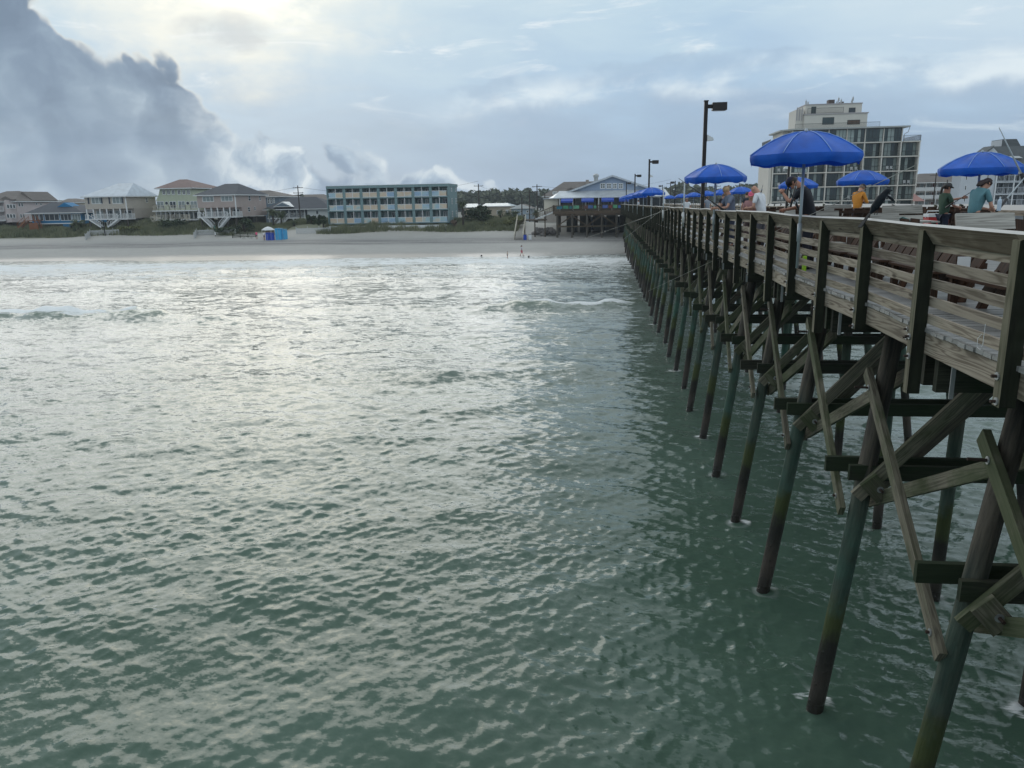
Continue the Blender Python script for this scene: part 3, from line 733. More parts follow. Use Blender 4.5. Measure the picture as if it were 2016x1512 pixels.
# --- C: tan house with a silver roof ; E: pinkish tan house with a dark roof (twins on stilts)
def stilt_house(name,label,Y,px0,px1,pxs,ytop,ymid,ybot,ridge,wall,side,roof,wins,swins,shutter=None,ygr=452):
    x0,x1=fX(px0,Y),fX(px1,Y); dep=atX(pxs,400,x1).y-Y; zt=fZ(px1,ytop,Y); zm=fZ(px1,ymid,Y); zb=fZ(px1,ybot,Y); zg=lz((x0+x1)/2,Y)-.1
    h=empty(name,((x0+x1)/2,Y+dep/2,zg),label,'house'); h.location=(0,0,0)
    pd=2.6
    bx(x0,x1,Y,Y+dep,zm,zt).build('upper_wall',wall,h)
    bx(x0+.03,x1-.0,Y+pd,Y+dep,zb,zm-.004).build('lower_wall',side,h)
    # side wall of the lower storey runs forward to a post, the front is an open porch
    bx(x0-.1,x1+.1,Y-.6,Y+pd-.01,zb-.22,zb-.01).build('porch_floor',M_white,h)
    for i in range(7):
        x=x0+.1+(x1-x0-.2)*i/6; bx(x-.1,x+.1,Y+.02,Y+.22,zb,zm-.003).build('porch_post',M_white,h)
    mb=MB(); rail(mb,(x0,Y-.45,zb),(x0+(x1-x0)*.08,Y-.45,zb)); rail(mb,(x0+(x1-x0)*.22,Y-.45,zb),(x0+(x1-x0)*.78,Y-.45,zb)); rail(mb,(x0+(x1-x0)*.92,Y-.45,zb),(x1,Y-.45,zb)); rail(mb,(x1+.02,Y-.4,zb),(x1+.02,Y+pd-.1,zb)); mb.build('porch_railing',M_white,h)
    for i in range(4):
        a=x0+(x1-x0)*(.06+.235*i); window_m(h,'Y',Y+pd,a,a+(x1-x0)*.17,zb+.05,zm-.35,2,1,.08,M_white,M_glass if i%2 else M_glass2,'patio_door')
    for r_ in wins: window(h,'Y',Y,r_,3,1,.11,None,M_glass2); 
    if shutter:
        for r_ in wins:
            for q in (r_[0]-3.6,r_[2]+.6):
                a=fX(q,Y); bx(a,a+.33,Y-.05,Y-.003,fZ(r_[0],r_[3],Y),fZ(r_[0],r_[1],Y)).build('shutter',shutter,h)
    for r_ in swins: window(h,'X',x1,r_,1,2,.09)
    bx(x1-.16,x1+.03,Y-.03,Y+.16,zb,zt).build('corner_board',M_white,h)
    rx0,rx1=(fX(p,Y+dep/2,ridge[2]) for p in ridge[:2]); zr=fZ(ridge[0],ridge[2],Y+dep/2)
    hip(h,x0,x1,Y,Y+dep,zt,rx0,rx1,Y+dep/2,Y+dep/2,zr,roof,.55)
    piles_under(h,x0+.4,x1-.4,Y+.3,Y+dep-.4,zg,zb-.2,5,4)
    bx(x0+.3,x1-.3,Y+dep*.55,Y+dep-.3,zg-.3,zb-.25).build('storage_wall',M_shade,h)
    w_=x1-x0
    for s_ in (0,1):
        tx=x0+w_*(.15 if s_==0 else .85); fx=x0+w_*(.42 if s_==0 else .58)
        stair('stair',h,(tx,Y-.95,zb),(fx,Y-.95,zg+.7),1.1,M_white,(0,1,0))
    return h,(x0,x1,dep,zt,zb,zg)
T_tan=siding('tan_siding',C3(168,160,150)); T_tan2=siding('tan_siding_side',C3(160,152,143))
T_pink=siding('pinkish_siding',C3(163,148,142)); T_beige=siding('beige_siding',C3(185,172,170)); T_green=siding('green_siding',C3(170,176,155)); T_blue=siding('blue_siding',C3(15,105,150))
T_slate=siding('slate_siding',C3(98,112,125)); T_cream=siding('cream_siding',C3(190,183,168))
R_silver=seam('silver_roof',C3(180,190,200)); R_dark=shingle('charcoal_shingle',C3(75,78,84)); R_brown=shingle('brown_shingle',C3(125,105,100)); R_grey=shingle('grey_brown_shingle',C3(112,105,100))
M_shut=plain('dark_blue_shutter',(.03,.04,.07),.6)
stilt_house('beach_house','tan beach house with a silver metal hip roof and dark blue shutters, on stilts',160,170,251,307,385.5,410.5,430,(233,263,361),T_tan,T_tan2,R_silver,[(180,388,202,401.5),(221,387.5,243,401)],[(287,389,290.5,399),(295,388,297,393)],M_shut)
hE,_=stilt_house('beach_house','pinkish tan beach house with a dark shingle roof and skylight, white stairs, on stilts',160,391,466,524,382.5,408,426,(443,470,362),T_pink,T_pink,R_dark,[(398.5,386.5,421,397.5),(435,385.5,458,396.5)],[(489,385,493,395.5),(488,407.5,492,417),(500,407,503,414),(510,385,513,395)],None)
MB().prism([(-57.9,164.2,16.2-.9),(-57.1,164.2,16.2-.9),(-57.1,165.2,16.2-.25),(-57.9,165.2,16.2-.25)],(0,0,.12)) if 0 else None
# --- D: green three-storey house with a brown roof
Y=166.; x0,x1=fX(307,Y),fX(391,Y); xa,xb=fX(317,Y),fX(377,Y); zg=lz(x0,Y)
hD=empty('beach_house',(0,0,0),'pale green three-storey beach house with round windows and a brown hip roof','house')
z=[fZ(340,p,Y) for p in (432,414,385,370)]
bx(x0+.1,x1-.1,Y+2.4,Y+13,z[0],z[1]-.25).build('lower_wall',T_green,hD)
mb=MB(); zt=z[2]; ze=z[3]
zs=fZ(340,391,Y)
mb.prism([(x0,Y+.8,z[1]),(x1,Y+.8,z[1]),(x1,Y+.8,zs-.2),(xb+.5,Y+.8,z[2]+.3),(xb,Y+.8,ze),(xa,Y+.8,ze),(xa-.5,Y+.8,z[2]+.3),(x0,Y+.8,zs-.2)][::-1],(0,12,0)).build('upper_wall',T_green,hD)
bx(x0-.3,x1+.3,Y-.9,Y+2.3,z[1]-.24,z[1]).build('balcony_floor',M_white,hD)
bx(x0-.3,x1+.3,Y-.9,Y+2.3,z[0]-.24,z[0]).build('porch_floor',M_white,hD)
mb=MB(); n=8
for i in range(n): rail(mb,(x0+(x1-x0)*i/n,Y-.8,z[1]),(x0+(x1-x0)*(i+1)/n,Y-.8,z[1]),1.05)
mb.build('balcony_railing',T_cream,hD)
mb=MB()
for i in range(5): rail(mb,(x0+(x1-x0)*i/6,Y-.8,z[0]),(x0+(x1-x0)*(i+1)/6,Y-.8,z[0]),1.)
mb.build('porch_railing',T_cream,hD)
for i in range(10): x=x0+.1+(x1-x0-.2)*i/9; bx(x-.09,x+.09,Y-.1,Y+.08,z[0],z[1]-.25).build('porch_post',M_white,hD)
for i in range(9): a=x0+(x1-x0)*(.03+i*.106); window_m(hD,'Y',Y+2.4,a,a+.95,z[0]+.1,z[1]-.5,1,1,.07,M_white,M_glass if i%3 else M_glass2,'patio_door')
for r_ in ((309,396,323,410),(334,396,347,410),(351,395.5,365,410),(375,395.5,389,410)): window(hD,'Y',Y+.8,r_,2,1,.12,None,M_glass2 if r_[0]%2 else M_glass,'patio_door')
for cx in (328.5,370):
    c=atY(cx,400,Y+.8); mb=MB(); mb.tube([(c.x,Y+.8,c.z),(c.x,Y+.70,c.z)],.42,18); o=mb.build('round_window',M_white,hD)
    MB().tube([(c.x,Y+.71,c.z),(c.x,Y+.67,c.z)],.33,18).build('pane',M_glass,o)
for i in range(6):
    a=319.5+i*9.2+(2.5 if i>2 else 0); window(hD,'Y',Y+.8,(a,373.5,a+6.4,383.5),2,1,.14,None,M_glass)
hip(hD,xa,xb,Y+.8,Y+14,ze,fX(361,Y+7),fX(376,Y+7),Y+7,Y+7,fZ(368,353,Y+7),R_brown,.9)
piles_under(hD,x0+.3,x1-.3,Y-.5,Y+12,zg,z[0]-.25,5,3)
stair('stair',hD,(fX(376,Y),Y-1.4,z[0]),(fX(363,Y),Y-1.4,zg+.1),1.1,T_cream,(0,1,0))
stair('stair',hD,(fX(306,Y),Y-1.4,z[0]),(fX(318,Y),Y-1.4,zg+.1),1.1,T_cream,(0,1,0))
# --- A: beige two-storey house at the left edge
Y=172.; hA=empty('beach_house',(0,0,0),'beige two-storey beach house with a grey-brown roof, leftmost on the shore','house')
xc=fX(35,Y); xl=fX(-45,Y); zt=fZ(35,396,Y); zb=fZ(35,438,Y); zg=lz(xc,Y); dep=atX(114,400,xc).y-Y
bx(fX(9,Y),xc,Y,Y+dep,zb,zt).build('wall',T_beige,hA); bx(xl,fX(9,Y)-.01,Y+2.,Y+dep,zb,zt-.02).build('recessed_wall',T_beige,hA)
b0,b1=fX(12,Y),fX(33,Y)
MB().prism([(b0,Y,zb+.1),(b0+.8,Y-1,zb+.1),(b1-.8,Y-1,zb+.1),(b1,Y,zb+.1)],(0,0,zt-zb+.4)).build('bay',T_beige,hA)
MB().prism([(b0-.2,Y-1.1,zt+.4),((b0+b1)/2,Y-1.1,zt+1.2),(b1+.2,Y-1.1,zt+.4)],(0,5,0)).build('bay_roof',R_grey,hA)
for py in (402,421):
    for px in (13.5,19.5,25.5): window(hA,'Y',Y-1,(px,py,px+5.2,py+8.5),1,1,.1)
for px,py in ((36,399),(41.5,399),(70,399),(78.5,399.5),(102,399),(39.5,421),(45,421)): window(hA,'X',xc,(px,py,px+3.6,py+(8 if px<60 else 5)),1,1,.1)
for py in (415.,434.):
    zz_=fZ(5,py,Y); bx(xl,fX(11,Y),Y-.5,Y+1.95,zz_-.15,zz_+.05).build('balcony_floor',M_white,hA)
    mb=MB()
    for i in range(3): rail(mb,(xl+(fX(11,Y)-xl)*i/3,Y-.4,zz_+.05),(xl+(fX(11,Y)-xl)*(i+1)/3,Y-.4,zz_+.05))
    mb.build('balcony_railing',M_white,hA)
hip(hA,xl,xc,Y,Y+dep,zt,fX(20,Y+6),fX(45,Y+6),Y+6,Y+6,fZ(34,376,Y+6),R_grey,.6)
MB().prism([(xc-4,Y+5,zt+.2),(xc+.5,Y+5,zt+.2),(xc-2,Y+5,zt+2.3)],(0,dep-5.5,0)).build('rear_roof',R_grey,hA)
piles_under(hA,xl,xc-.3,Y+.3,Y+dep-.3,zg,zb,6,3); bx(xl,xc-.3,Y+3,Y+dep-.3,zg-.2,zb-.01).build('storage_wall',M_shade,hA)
# --- B: low blue house
Y=166.; hB=empty('beach_house',(0,0,0),'low bright blue beach house with white window frames and a charcoal hip roof','house')
x0,x1=fX(61,Y),fX(160,Y); zt=fZ(110,418.5,Y); zb=fZ(110,441,Y); zg=lz(x0,Y)
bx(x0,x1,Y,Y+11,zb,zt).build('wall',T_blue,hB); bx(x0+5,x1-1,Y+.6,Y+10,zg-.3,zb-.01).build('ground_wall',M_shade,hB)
bx(fX(120,Y),fX(133,Y),Y+.05,Y+3,zg-.3,zb-.012).build('entry_wall',T_blue,hB)
for a,b_,n in ((62,77,2),(78,86,1),(88,117,3),(119,141,3),(142,159,3)): window(hB,'Y',Y,(a,421,b_,434.5),n,1,.13,None,M_glass if a not in(142,) else M_glass2)
bx(x0-.05,x1+.1,Y-.06,Y-.003,zb-.02,zb+.22).build('trim_board',M_white,hB)
hip(hB,x0,x1,Y,Y+11,zt,fX(105,Y+5.5),fX(136,Y+5.5),Y+5.5,Y+5.5,fZ(115,398,Y+5.5),R_dark,.9)
gx0,gx1=fX(101,Y),fX(132,Y); gz=fZ(116,407.5,Y+2.2); MB().prism([(gx0,Y+2.2,gz),(gx1,Y+2.2,gz),((gx0+gx1)/2,Y+2.2,fZ(116,399,Y+2.2))],(0,3,0)).build('gable',T_blue,hB)
M_orange=plain('new_orange_wood',(.25,.10,.045),.7)
stair('stair',hB,(fX(80,Y),Y-2,fZ(80,432,Y)),(fX(93,Y),Y-3.,zg+.1),1.2,M_orange,(0,1,0))
stair('stair',hB,(fX(76,Y),Y-4,fZ(76,434,Y)),(fX(60,Y),Y-4.,zg+.6),1.2,M_orange,(0,1,0))
bx(fX(72,Y),fX(82,Y),Y-4.6,Y-.1,fZ(80,433,Y)-.15,fZ(80,433,Y)).build('landing',M_orange,hB)
mb=MB(); rail(mb,(fX(55,Y-5),Y-5.2,zg),(fX(72,Y-5),Y-5.2,zg),1.5,step=.2,bal=.15); mb.build('stair_screen',M_orange,hB)
# small roofs behind
def back_house(label,Y,px0,px1,ye,ridge,wall,roof,depth=9.,zbot=None,wins=()):
    x0,x1=fX(px0,Y),fX(px1,Y); ze=fZ((px0+px1)/2,ye,Y); h=empty('house',(0,0,0),label,'house')
    bx(x0,x1,Y,Y+depth,lz(x0,Y)-.3,ze).build('wall',wall,h)
    hip(h,x0,x1,Y,Y+depth,ze,fX(ridge[0],Y+depth/2),fX(ridge[1],Y+depth/2),Y+depth/2,Y+depth/2,fZ(ridge[0],ridge[2],Y+depth/2),roof,.5)
    for r_ in wins: window(h,'Y',Y,r_,1,2,.12)
    return h
back_house('cream house showing only its roof between the blue and the tan silver-roofed house',196,122,170,398,(138,155,391),T_cream,R_grey)
back_house('slate blue house behind the pinkish tan house',186,520,551,386.5,(508,535,375),T_slate,R_grey,12,None,((527,390,531,401),(532,390,536,401),(538,390,541,400)))
back_house('small house with dark roof tucked behind, beside the utility pole',205,560,592,393,(566,584,384),T_cream,R_dark,10)
back_house('tan house with gabled grey roof behind, left of the teal motel',200,612,650,397,(600,640,383),T_cream,R_grey,14)
# --- G: grey bungalow with a dark roof and porch
Y=172.; hG=empty('beach_house',(0,0,0),'white and grey beach house with wide charcoal roof and a small porch gable','house')
x0,x1=fX(527,Y),fX(650,Y); zt=fZ(590,411,Y); zb=fZ(590,428,Y); zg=lz(x0,Y)
bx(x0,fX(605,Y),Y+2.2,Y+12,zb,zt).build('porch_wall',T_slate,hG); bx(fX(605,Y)+.005,x1,Y,Y+12,zb-1.,zt).build('wall',M_white,hG)
bx(x0,fX(605,Y),Y-.3,Y+2.19,zb-.25,zb).build('porch_floor',M_white,hG)
for px in (529,541,553,569,584,600): a=fX(px,Y); bx(a-.1,a+.1,Y-.1,Y+.1,zb,zt).build('porch_post',M_white,hG)
mb=MB()
for a,b_ in ((569,584),(584,600),(541,553)): rail(mb,(fX(a,Y),Y-.1,zb),(fX(b_,Y),Y-.1,zb))
mb.build('porch_railing',M_white,hG)
for a in (572,586,594): window(hG,'Y',Y+2.2,(a,415,a+7,424),1,2,.1)
window(hG,'Y',Y,(622,414,627,422),1,1,.1)
hip(hG,x0,x1,Y,Y+12,zt,fX(574,Y+6),fX(625,Y+6),Y+6,Y+6,fZ(590,388,Y+6),R_dark,.8)
g0,g1=fX(541,Y),fX(579,Y); gz=fZ(560,407.5,Y-.6)
MB().prism([(g0,Y-.8,gz),(g1,Y-.8,gz),((g0+g1)/2,Y-.8,fZ(560,397,Y-.6))],(0,4,0)).build('porch_gable',M_white,hG)
MB().prism([(g0+.5,Y-.86,gz+.2),(g1-.5,Y-.86,gz+.2),((g0+g1)/2,Y-.86,fZ(560,397,Y-.6)-.25)],(0,.05,0)).build('gable_face',T_slate,hG)
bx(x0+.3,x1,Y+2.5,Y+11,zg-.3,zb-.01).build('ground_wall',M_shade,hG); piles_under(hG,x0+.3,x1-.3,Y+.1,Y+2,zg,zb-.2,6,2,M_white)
stair('stair',hG,(fX(562,Y),Y-.5,zb),(fX(556,Y),Y-4,zg+.3),1.4,M_white,(1,0,0))
# --- H: teal motel, 3 floors of painted balconies
Y=158.; hH=empty('motel',(0,0,0),'three-storey teal motel with balcony panels painted in blue and orange murals','motel')
T_teal=plain('teal_stucco',C3(118,142,145),.8,0,.08,.5)
x0,x1=fX(645,Y,400),fX(882.5,Y,400); dep=atX(900.5,400,x1).y-Y; zr=fZ(770,364,Y); zg=fZ(770,444,Y); fl=[fZ(770,p,Y) for p in (438.5,413,388)]
bx(x0,x1,Y+1.9,Y+dep,zg-.8,zr-.55).build('wall',T_teal,hH); bx(x0-.1,x1+.15,Y-.15,Y+dep+.1,zr-.54,zr).build('parapet',T_teal,hH)
bx(x0-.12,x1+.17,Y-.17,Y+dep+.12,zr+.002,zr+.07).build('roof_edge',M_white,hH)
pc=[C3(58,132,190),C3(215,160,95),C3(90,170,185),C3(225,150,110),C3(70,150,205),C3(205,165,80),C3(110,185,190),C3(225,175,150)]
m,g=newmat('mural_paint'); p=geo(g); r1,r2,_=g.sep(uvn(g,'rnd'))
q=g.noise(g.vadd(g.vmul(p,(1.,1.,1.6)),g.xyz(r1*30.,r2*30.,0.)),.55,2,.4)
px_,_,_=g.sep(p); lat=g.ss(g.math('FRACT',px_/.125),.62,.75)
mur=(g.ramp(q*.75+r1*.55-.20,[(.18,C3(95,145,185)),(.32,C3(130,172,195)),(.42,C3(140,180,185)),(.50,C3(180,182,168)),(.58,C3(200,178,145)),(.70,C3(198,165,125)),(.85,C3(205,180,168))]))
g.put(g.bs.inputs['Base Color'],g.mix(lat*.55+.12,mur,(.66,.68,.68))); g.put(g.bs.inputs['Roughness'],.6)
for n_ in [x for x in g.nt.nodes if x.type=='VALTORGB']: n_.color_ramp.interpolation='EASE'
M_mural=m
for f in range(3):
    z0=fl[f]; z1=(fl[f+1]-.22) if f<2 else zr-.55
    bx(x0,x1+.02,Y-.05,Y+1.88,z0-.20,z0).build('balcony_slab',T_teal,hH)
    for u in range(8):
        x=x0+(x1-x0)*u/7; w_=.28 if 0<u<7 else .12; bx(x-w_,x+w_,Y+.01 if 0<u<7 else Y-.02,Y+1.89,z0+.001,z1).build('dividing_wall',T_teal,hH)
    for u in range(14):
        a=x0+(x1-x0)*u/14+(.32 if u%2==0 else .06); b_=x0+(x1-x0)*(u+1)/14-(.32 if u%2 else .06)
        bx(a,b_,Y-.01,Y+.03,z0+.10,z0+1.0).build('balcony_panel',M_mural,hH)
        o=window_m(hH,'Y',Y+1.9,a+.25,b_-.15 if u%3 else b_-.8,z0+.02,z1-.28,2,1,.09,M_white,M_glass2 if (u*7+f*3)%5<3 else M_glass,'patio_door')
        mb=MB(); mb.box(a-.04,b_+.04,Y-.03,Y+.05,z0+1.0,z0+1.09); mb.box(a-.04,b_+.04,Y-.03,Y+.05,z0+.02,z0+.10); mb.build('balcony_rail',M_white,hH)
    for u in range(7):
        x=x0+(x1-x0)*(u+.5)/7; bx(x-.05,x+.05,Y-.04,Y+.06,z0+.001,z1).build('balcony_post',M_white,hH)
for zr_ in (0,1,2):
    for yy in (.30,.82): a=Y+1+dep*yy*.85; window_m(hH,'X',x1,a,a+.8,fl[zr_]+.9,fl[zr_]+2.1,1,2,.1)
bx(x0+.3,x1-.2,Y-1.2,Y-1.0,zg-1.2,zg+.05).build('garden_wall',M_white,hH)
# --- white picket fences
def picket(label,pts,h=1.15):
    mb=MB()
    for p0,p1 in zip(pts,pts[1:]):
        p0=Vector(p0);p1=Vector(p1); L=(p1-p0).length; n=int(L/.17)
        for z in (.35,.85): mb.beam(p0+Vector((0,0,z*h)),p1+Vector((0,0,z*h)),.04,.08)
        for i in range(n+1):
            q=p0+(p1-p0)*(i/n); hh=h*(1.25 if i%14==0 else 1)*random.uniform(.95,1.03); mb.beam(q,q+Vector((0,0,hh)),.11,.03,(0,1,0))
    o=mb.build('picket_fence',plain('grey_white_paint',(.50,.51,.51),.6,0,.1)); tag(o,label,'fence')
def gp(px,Y): x=fX(px,Y,440); return (x,Y,lz(x,Y))
picket('white picket fence below the stairs of the tan silver-roofed house',[gp(164,152),gp(175,156),gp(232,157)])
picket('white picket fence below the stairs of the pinkish tan house',[gp(379,152),gp(385,156),gp(462,157)])
picket('long white picket fence left of the teal motel',[gp(582,154),gp(650,154)])
# --- utility poles and wires
poles=[]
def upole(label,px,ytop,Y,arms=1,lean=0.,transf=False):
    b=atY(px,440,Y); top=fZ(px,ytop,Y); zg=lz(b.x,Y)
    o=empty('utility_pole',(b.x,Y,zg),label,'utility pole','utility poles behind the beach'); H=top-zg
    MB().tube([(0,0,-.5),(lean,0,H)],[.17,.11],8).build('pole',M_pole,o)
    for i in range(arms):
        z=H-.5-i*1.1; MB().box(-1.15,1.15,-.06,.06,z-.06,z+.06).build('crossarm',M_pole,o)
        for x in (-1.,0,1.): MB().lathe((x,0,z+.06),[(.05,0),(.07,.08),(.03,.16),(0,.18)],8).build('insulator',M_bolt,o)
    if transf: MB().lathe((.35,0,H-2.6),[(0,0),(.24,0),(.26,.1),(.26,.85),(.22,.95),(0,1.)],12).build('transformer',M_bolt,o)
    poles.append(Vector((b.x+lean,Y,top-.35))); return o
upole('tall dark utility pole with two crossarms left of the motel',592,365,168,2,.0)
upole('utility pole right of the teal motel behind the bushes',944,362,190,1)
upole('utility pole with transformer left of the pier restaurant, taller of the pair',1058,363,185,2,0,True)
upole('shorter utility pole left of the one with the transformer',1043,374,180,1)
upole('thin utility pole between the grey house and the dunes',1028,389,175,0)
upole('utility pole beside the lowest restaurant roof edge',1073,379,182,0)
upole('utility pole standing behind the second light pole on the pier',1318,358,230,1)
upole('utility pole left of the condominium tower, with broad crossarms',1452,361,215,2)
upole('utility pole seen through the umbrellas left of the tower',1408,363,225,1)
upole('brown utility pole in front of the low motel with red doors',1833,340,175,1)
upole('thin pole in front of the low motel, right of the brown utility pole',1856,354,185,0)
def wire(name,label,p,q,sag=1.,r=.022):
    p=Vector(p);q=Vector(q); mb=MB(); mb.tube([p+(q-p)*t-Vector((0,0,4*sag*t*(1-t))) for t in [i/14 for i in range(15)]],r,4); tag(mb.build(name,M_black),label,'wire')
wire('overhead_wire','wire from the tall pole rightwards towards the motel roof',poles[0],poles[1]+Vector((0,0,1)),2.)
wire('overhead_wire','wire running left from the tall pole above the pinkish house',poles[0],atY(180,386,200),2.)
wire('overhead_wire','wire sagging between the pole beside the motel and the transformer pole',poles[1],poles[2],1.5)
wire('overhead_wire','wire running right from the transformer pole behind the restaurant',poles[2],poles[6]+Vector((0,0,1.)),1.5)
wire('overhead_wire','wire between the poles behind the umbrellas',poles[8],poles[7],1.)
wire('overhead_wire','wire reaching the white side wall of the tower',poles[7],atY(1500,372,190),.5)
# --- pier restaurant and its platform
M_deckdk=wood('platform_wood',(.035,.025,.018),(.12,.085,.06),alg=.15)
R_white=seam('white_metal_roof',C3(200,205,210)); T_bg=siding('blue_grey_siding',C3(135,150,172))
M_awn=plain('blue_awning',C3(35,70,165),.55,0,.08)
YP=145.; xa,xb=fX(1089,YP),13.; zp=6.2
pl=empty('platform',(0,0,0),'dark timber platform at the landward end of the pier with painted panels on its rail','platform')
bx(xa,xb,YP,YP+26,zp-.05,zp).build('deck',M_deckdk,pl); bx(xa,xb,YP-.06,YP+.04,zp-.55,zp+.02).build('fascia_board',M_deckdk,pl); bx(xa-.06,xa+.03,YP+.05,YP+26,zp-.55,zp).build('fascia_board',M_deckdk,pl)
for t,b_ in ((1.12,1.05),(.98,.80),(.72,.55),(.48,.30),(.24,.08)):
    bx(xa,XL,YP-.10,YP-.06,zp+b_,zp+t).build('rail_board',M_deckdk,pl); bx(xa-.10,xa-.06,YP,YP+24,zp+b_,zp+t).build('rail_board',M_deckdk,pl)
for i in range(8): x=xa+.05+(XL-xa)*i/7; bx(x-.07,x+.07,YP-.06,YP+.06,zp,zp+1.1).build('railing_post',M_deckdk,pl)
rows=[]
for i in range(5):
    x=fX(1097+i*29.3,YP); rows.append(x)
    for yy in (0,4.5,9.):
        MB().tube([(x,YP+.2+yy,.4),(x,YP+.2+yy,zp-.5)],.19,10).build('pile',M_pile2,pl)
for yy in (0,4.5,9):
    bx(xa+.3,xb-1,YP+.2+yy-.1,YP+.2+yy+.1,zp-.85,zp-.555).build('cap_beam',M_deckdk,pl)
for i in range(4):
    bx(rows[i],rows[i+1],YP-.06,YP,3.3,3.55).build('waler',M_deckdk,pl)
    a,b_=(rows[i],rows[i+1]) if i%2 else (rows[i+1],rows[i])
    MB().beam((a,YP-.04,zp-.8),(b_,YP-.04,3.5),.08,.22).build('brace',M_deckdk,pl)
for i in range(6):
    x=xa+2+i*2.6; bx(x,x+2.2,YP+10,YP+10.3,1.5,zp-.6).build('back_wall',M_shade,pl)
bx(xa+6,xa+13,YP+11,YP+11.3,2.2,4.9).build('shop_wall',T_bg,pl)
# stair down to the dunes on the left
zl=fZ(1050,431,YP+2); xq=fX(1076,YP+2)
stair('stair',pl,(xa,YP+3,zp),(fX(1054,YP+3),YP+3,fZ(1054,431,YP+3)),2.2,M_white,(0,1,0),r_mat=M_deckdk)
x1_,x0_=fX(1076,YP+3),fX(1032,YP+3); zl=fZ(1050,432,YP+3)
bx(x0_,x1_,YP+1.5,YP+4.5,zl-.2,zl).build('landing',M_deckdk,pl)
mb=MB(); rail(mb,(x0_,YP+1.5,zl),(x1_,YP+1.5,zl),1.,step=1.6,bal=.09); mb.build('landing_railing',M_deckdk,pl)
for x in (x0_+.2,(x0_+x1_)/2,x1_-.2): bx(x-.1,x+.1,YP+1.6,YP+1.8,1,zl-.21).build('landing_post',M_deckdk,pl)
xs_=fX(1025,YP); stair('stair',pl,(xs_,YP+1.5,zl),(xs_-.2,YP-2.8,lz(xs_,YP-2.8)),1.5,M_deckdk,(1,0,0),r_mat=T_cream)
# paintings hung along the rail
for i,(a,b_,c_) in enumerate([(1096,1107,(35,110,130)),(1109,1119,(60,130,100)),(1121,1127,(50,110,120)),(1129,1140,(90,150,120)),(1150,1157,(95,60,60)),(1158,1167,(60,90,140)),(1169,1174,(80,140,110)),(1186,1196,(70,90,150)),(1199,1205,(120,55,50)),(1207,1215,(80,150,110)),(1217,1224,(60,100,160))]):
    m_=plain('painted_panel_%d'%i,C3(*c_),.6,0,.5,1.5); o=bx(fX(a,YP),fX(b_,YP),YP-.15,YP-.103,zp+.42,zp+(1.0 if i%2 else .92)).build('painting',m_)
    tag(o,['wide teal painting at the left end of the platform rail','green painting second from the left on the platform rail','small blue-green painting third from the left on the platform rail','pale green painting fourth from the left on the platform rail','dull red painting in the middle of the platform rail','blue painting right of the dull red one','narrow green painting right of the blue one','violet-blue painting left of the small red one','small red painting near the right end of the platform rail','green painting right of the small red one','bright blue painting at the right end of the platform rail'][i],'painting','paintings hung along the platform rail')
YG=152.; rs_=empty('restaurant',(0,0,0),'grey-blue gabled pier restaurant with four white windows and blue awnings','restaurant')
gx0,gx1=fX(1104,YG),fX(1305,YG); pk=fX(1205,YG); zk=fZ(1205,346,YG); ze=fZ(1110,384,YG); zc=fZ(1200,380,YG)
MB().prism([(gx0,YG,ze),(gx1,YG,ze),(pk,YG,zk)],(0,14,0)).build('gable',T_bg,rs_)
mb=MB(); th=.35
for s_,e in ((-1,gx0),(1,gx1)):
    a=Vector((pk,YG-.6,zk+.15)); b_=Vector((e+s_*.8,YG-.6,ze-.05)); mb.poly([a,b_,b_+Vector((0,15.2,0)),a+Vector((0,15.2,0))]); mb.poly([a,a-Vector((0,0,th)),b_-Vector((0,0,th)),b_])
    mb.poly([a-Vector((0,0,th)),b_-Vector((0,0,th)),b_+Vector((0,15.2,-th)),a+Vector((0,15.2,-th))])
mb.build('roof',R_white,rs_)
z1=fZ(1150,380,YG); z0=fZ(1150,390,YG-3.5)
MB().prism([(gx0-.3,YG+.02,z1+.3),(gx0-1.2,YG-3.6,z0),(gx1+1,YG-3.6,z0),(gx1+.3,YG+.02,z1+.3)],(0,0,.15)).build('porch_roof',R_white,rs_)
MB().prism([(gx0-.3,YG,z1+.3),(gx0-1.2,YG-3.6,z0),(gx0-3.2,YG-3,z0-.05),(gx0-3.2,YG+10,z0-.05),(gx0-.3,YG+12,z1+.3)],(0,0,.12)).build('side_roof',R_white,rs_)
bx(gx0-3,gx0-.31,YG-2.8,YG+9,zp,z0-.08).build('side_wall',T_cream,rs_)
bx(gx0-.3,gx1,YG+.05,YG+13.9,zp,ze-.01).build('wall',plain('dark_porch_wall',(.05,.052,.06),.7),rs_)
for i in range(9): x=gx0+(gx1-gx0)*i/8; bx(x-.12,x+.12,YG-3.4,YG-3.2,zp,z0+.05).build('porch_post',M_white,rs_)
for i in range(8): a=gx0+(gx1-gx0)*(i+.15)/8; window_m(rs_,'Y',YG+.05,a,a+1.5,zp+.3,zp+2.2,1,1,.1,M_white if i%2 else T_bg,M_glass,'door')
for a,b_ in ((1181.5,1192),(1193.7,1204),(1206,1215),(1217.5,1227)): window(rs_,'Y',YG,(a,360.5,b_,371.5),2,2,.16,None,M_glass)
for a,b_ in ((1105,1128),(1145,1169),(1184,1208),(1218,1238)):
    x0,x1=fX(a,YG-3.7),fX(b_,YG-3.7); q=z0-.02
    MB().prism([(x0,YG-3.65,q),(x0,YG-4.9,q-.45),(x0,YG-4.9,q-.75),(x0,YG-4.85,q-.75),(x0,YG-3.65,q-.1)][::-1],(x1-x0,0,0)).build('awning',M_awn,rs_)
cx=fX(1173,YG+4); zc_=fZ(1173,357,YG+4); zt_=fZ(1173,342,YG+4)
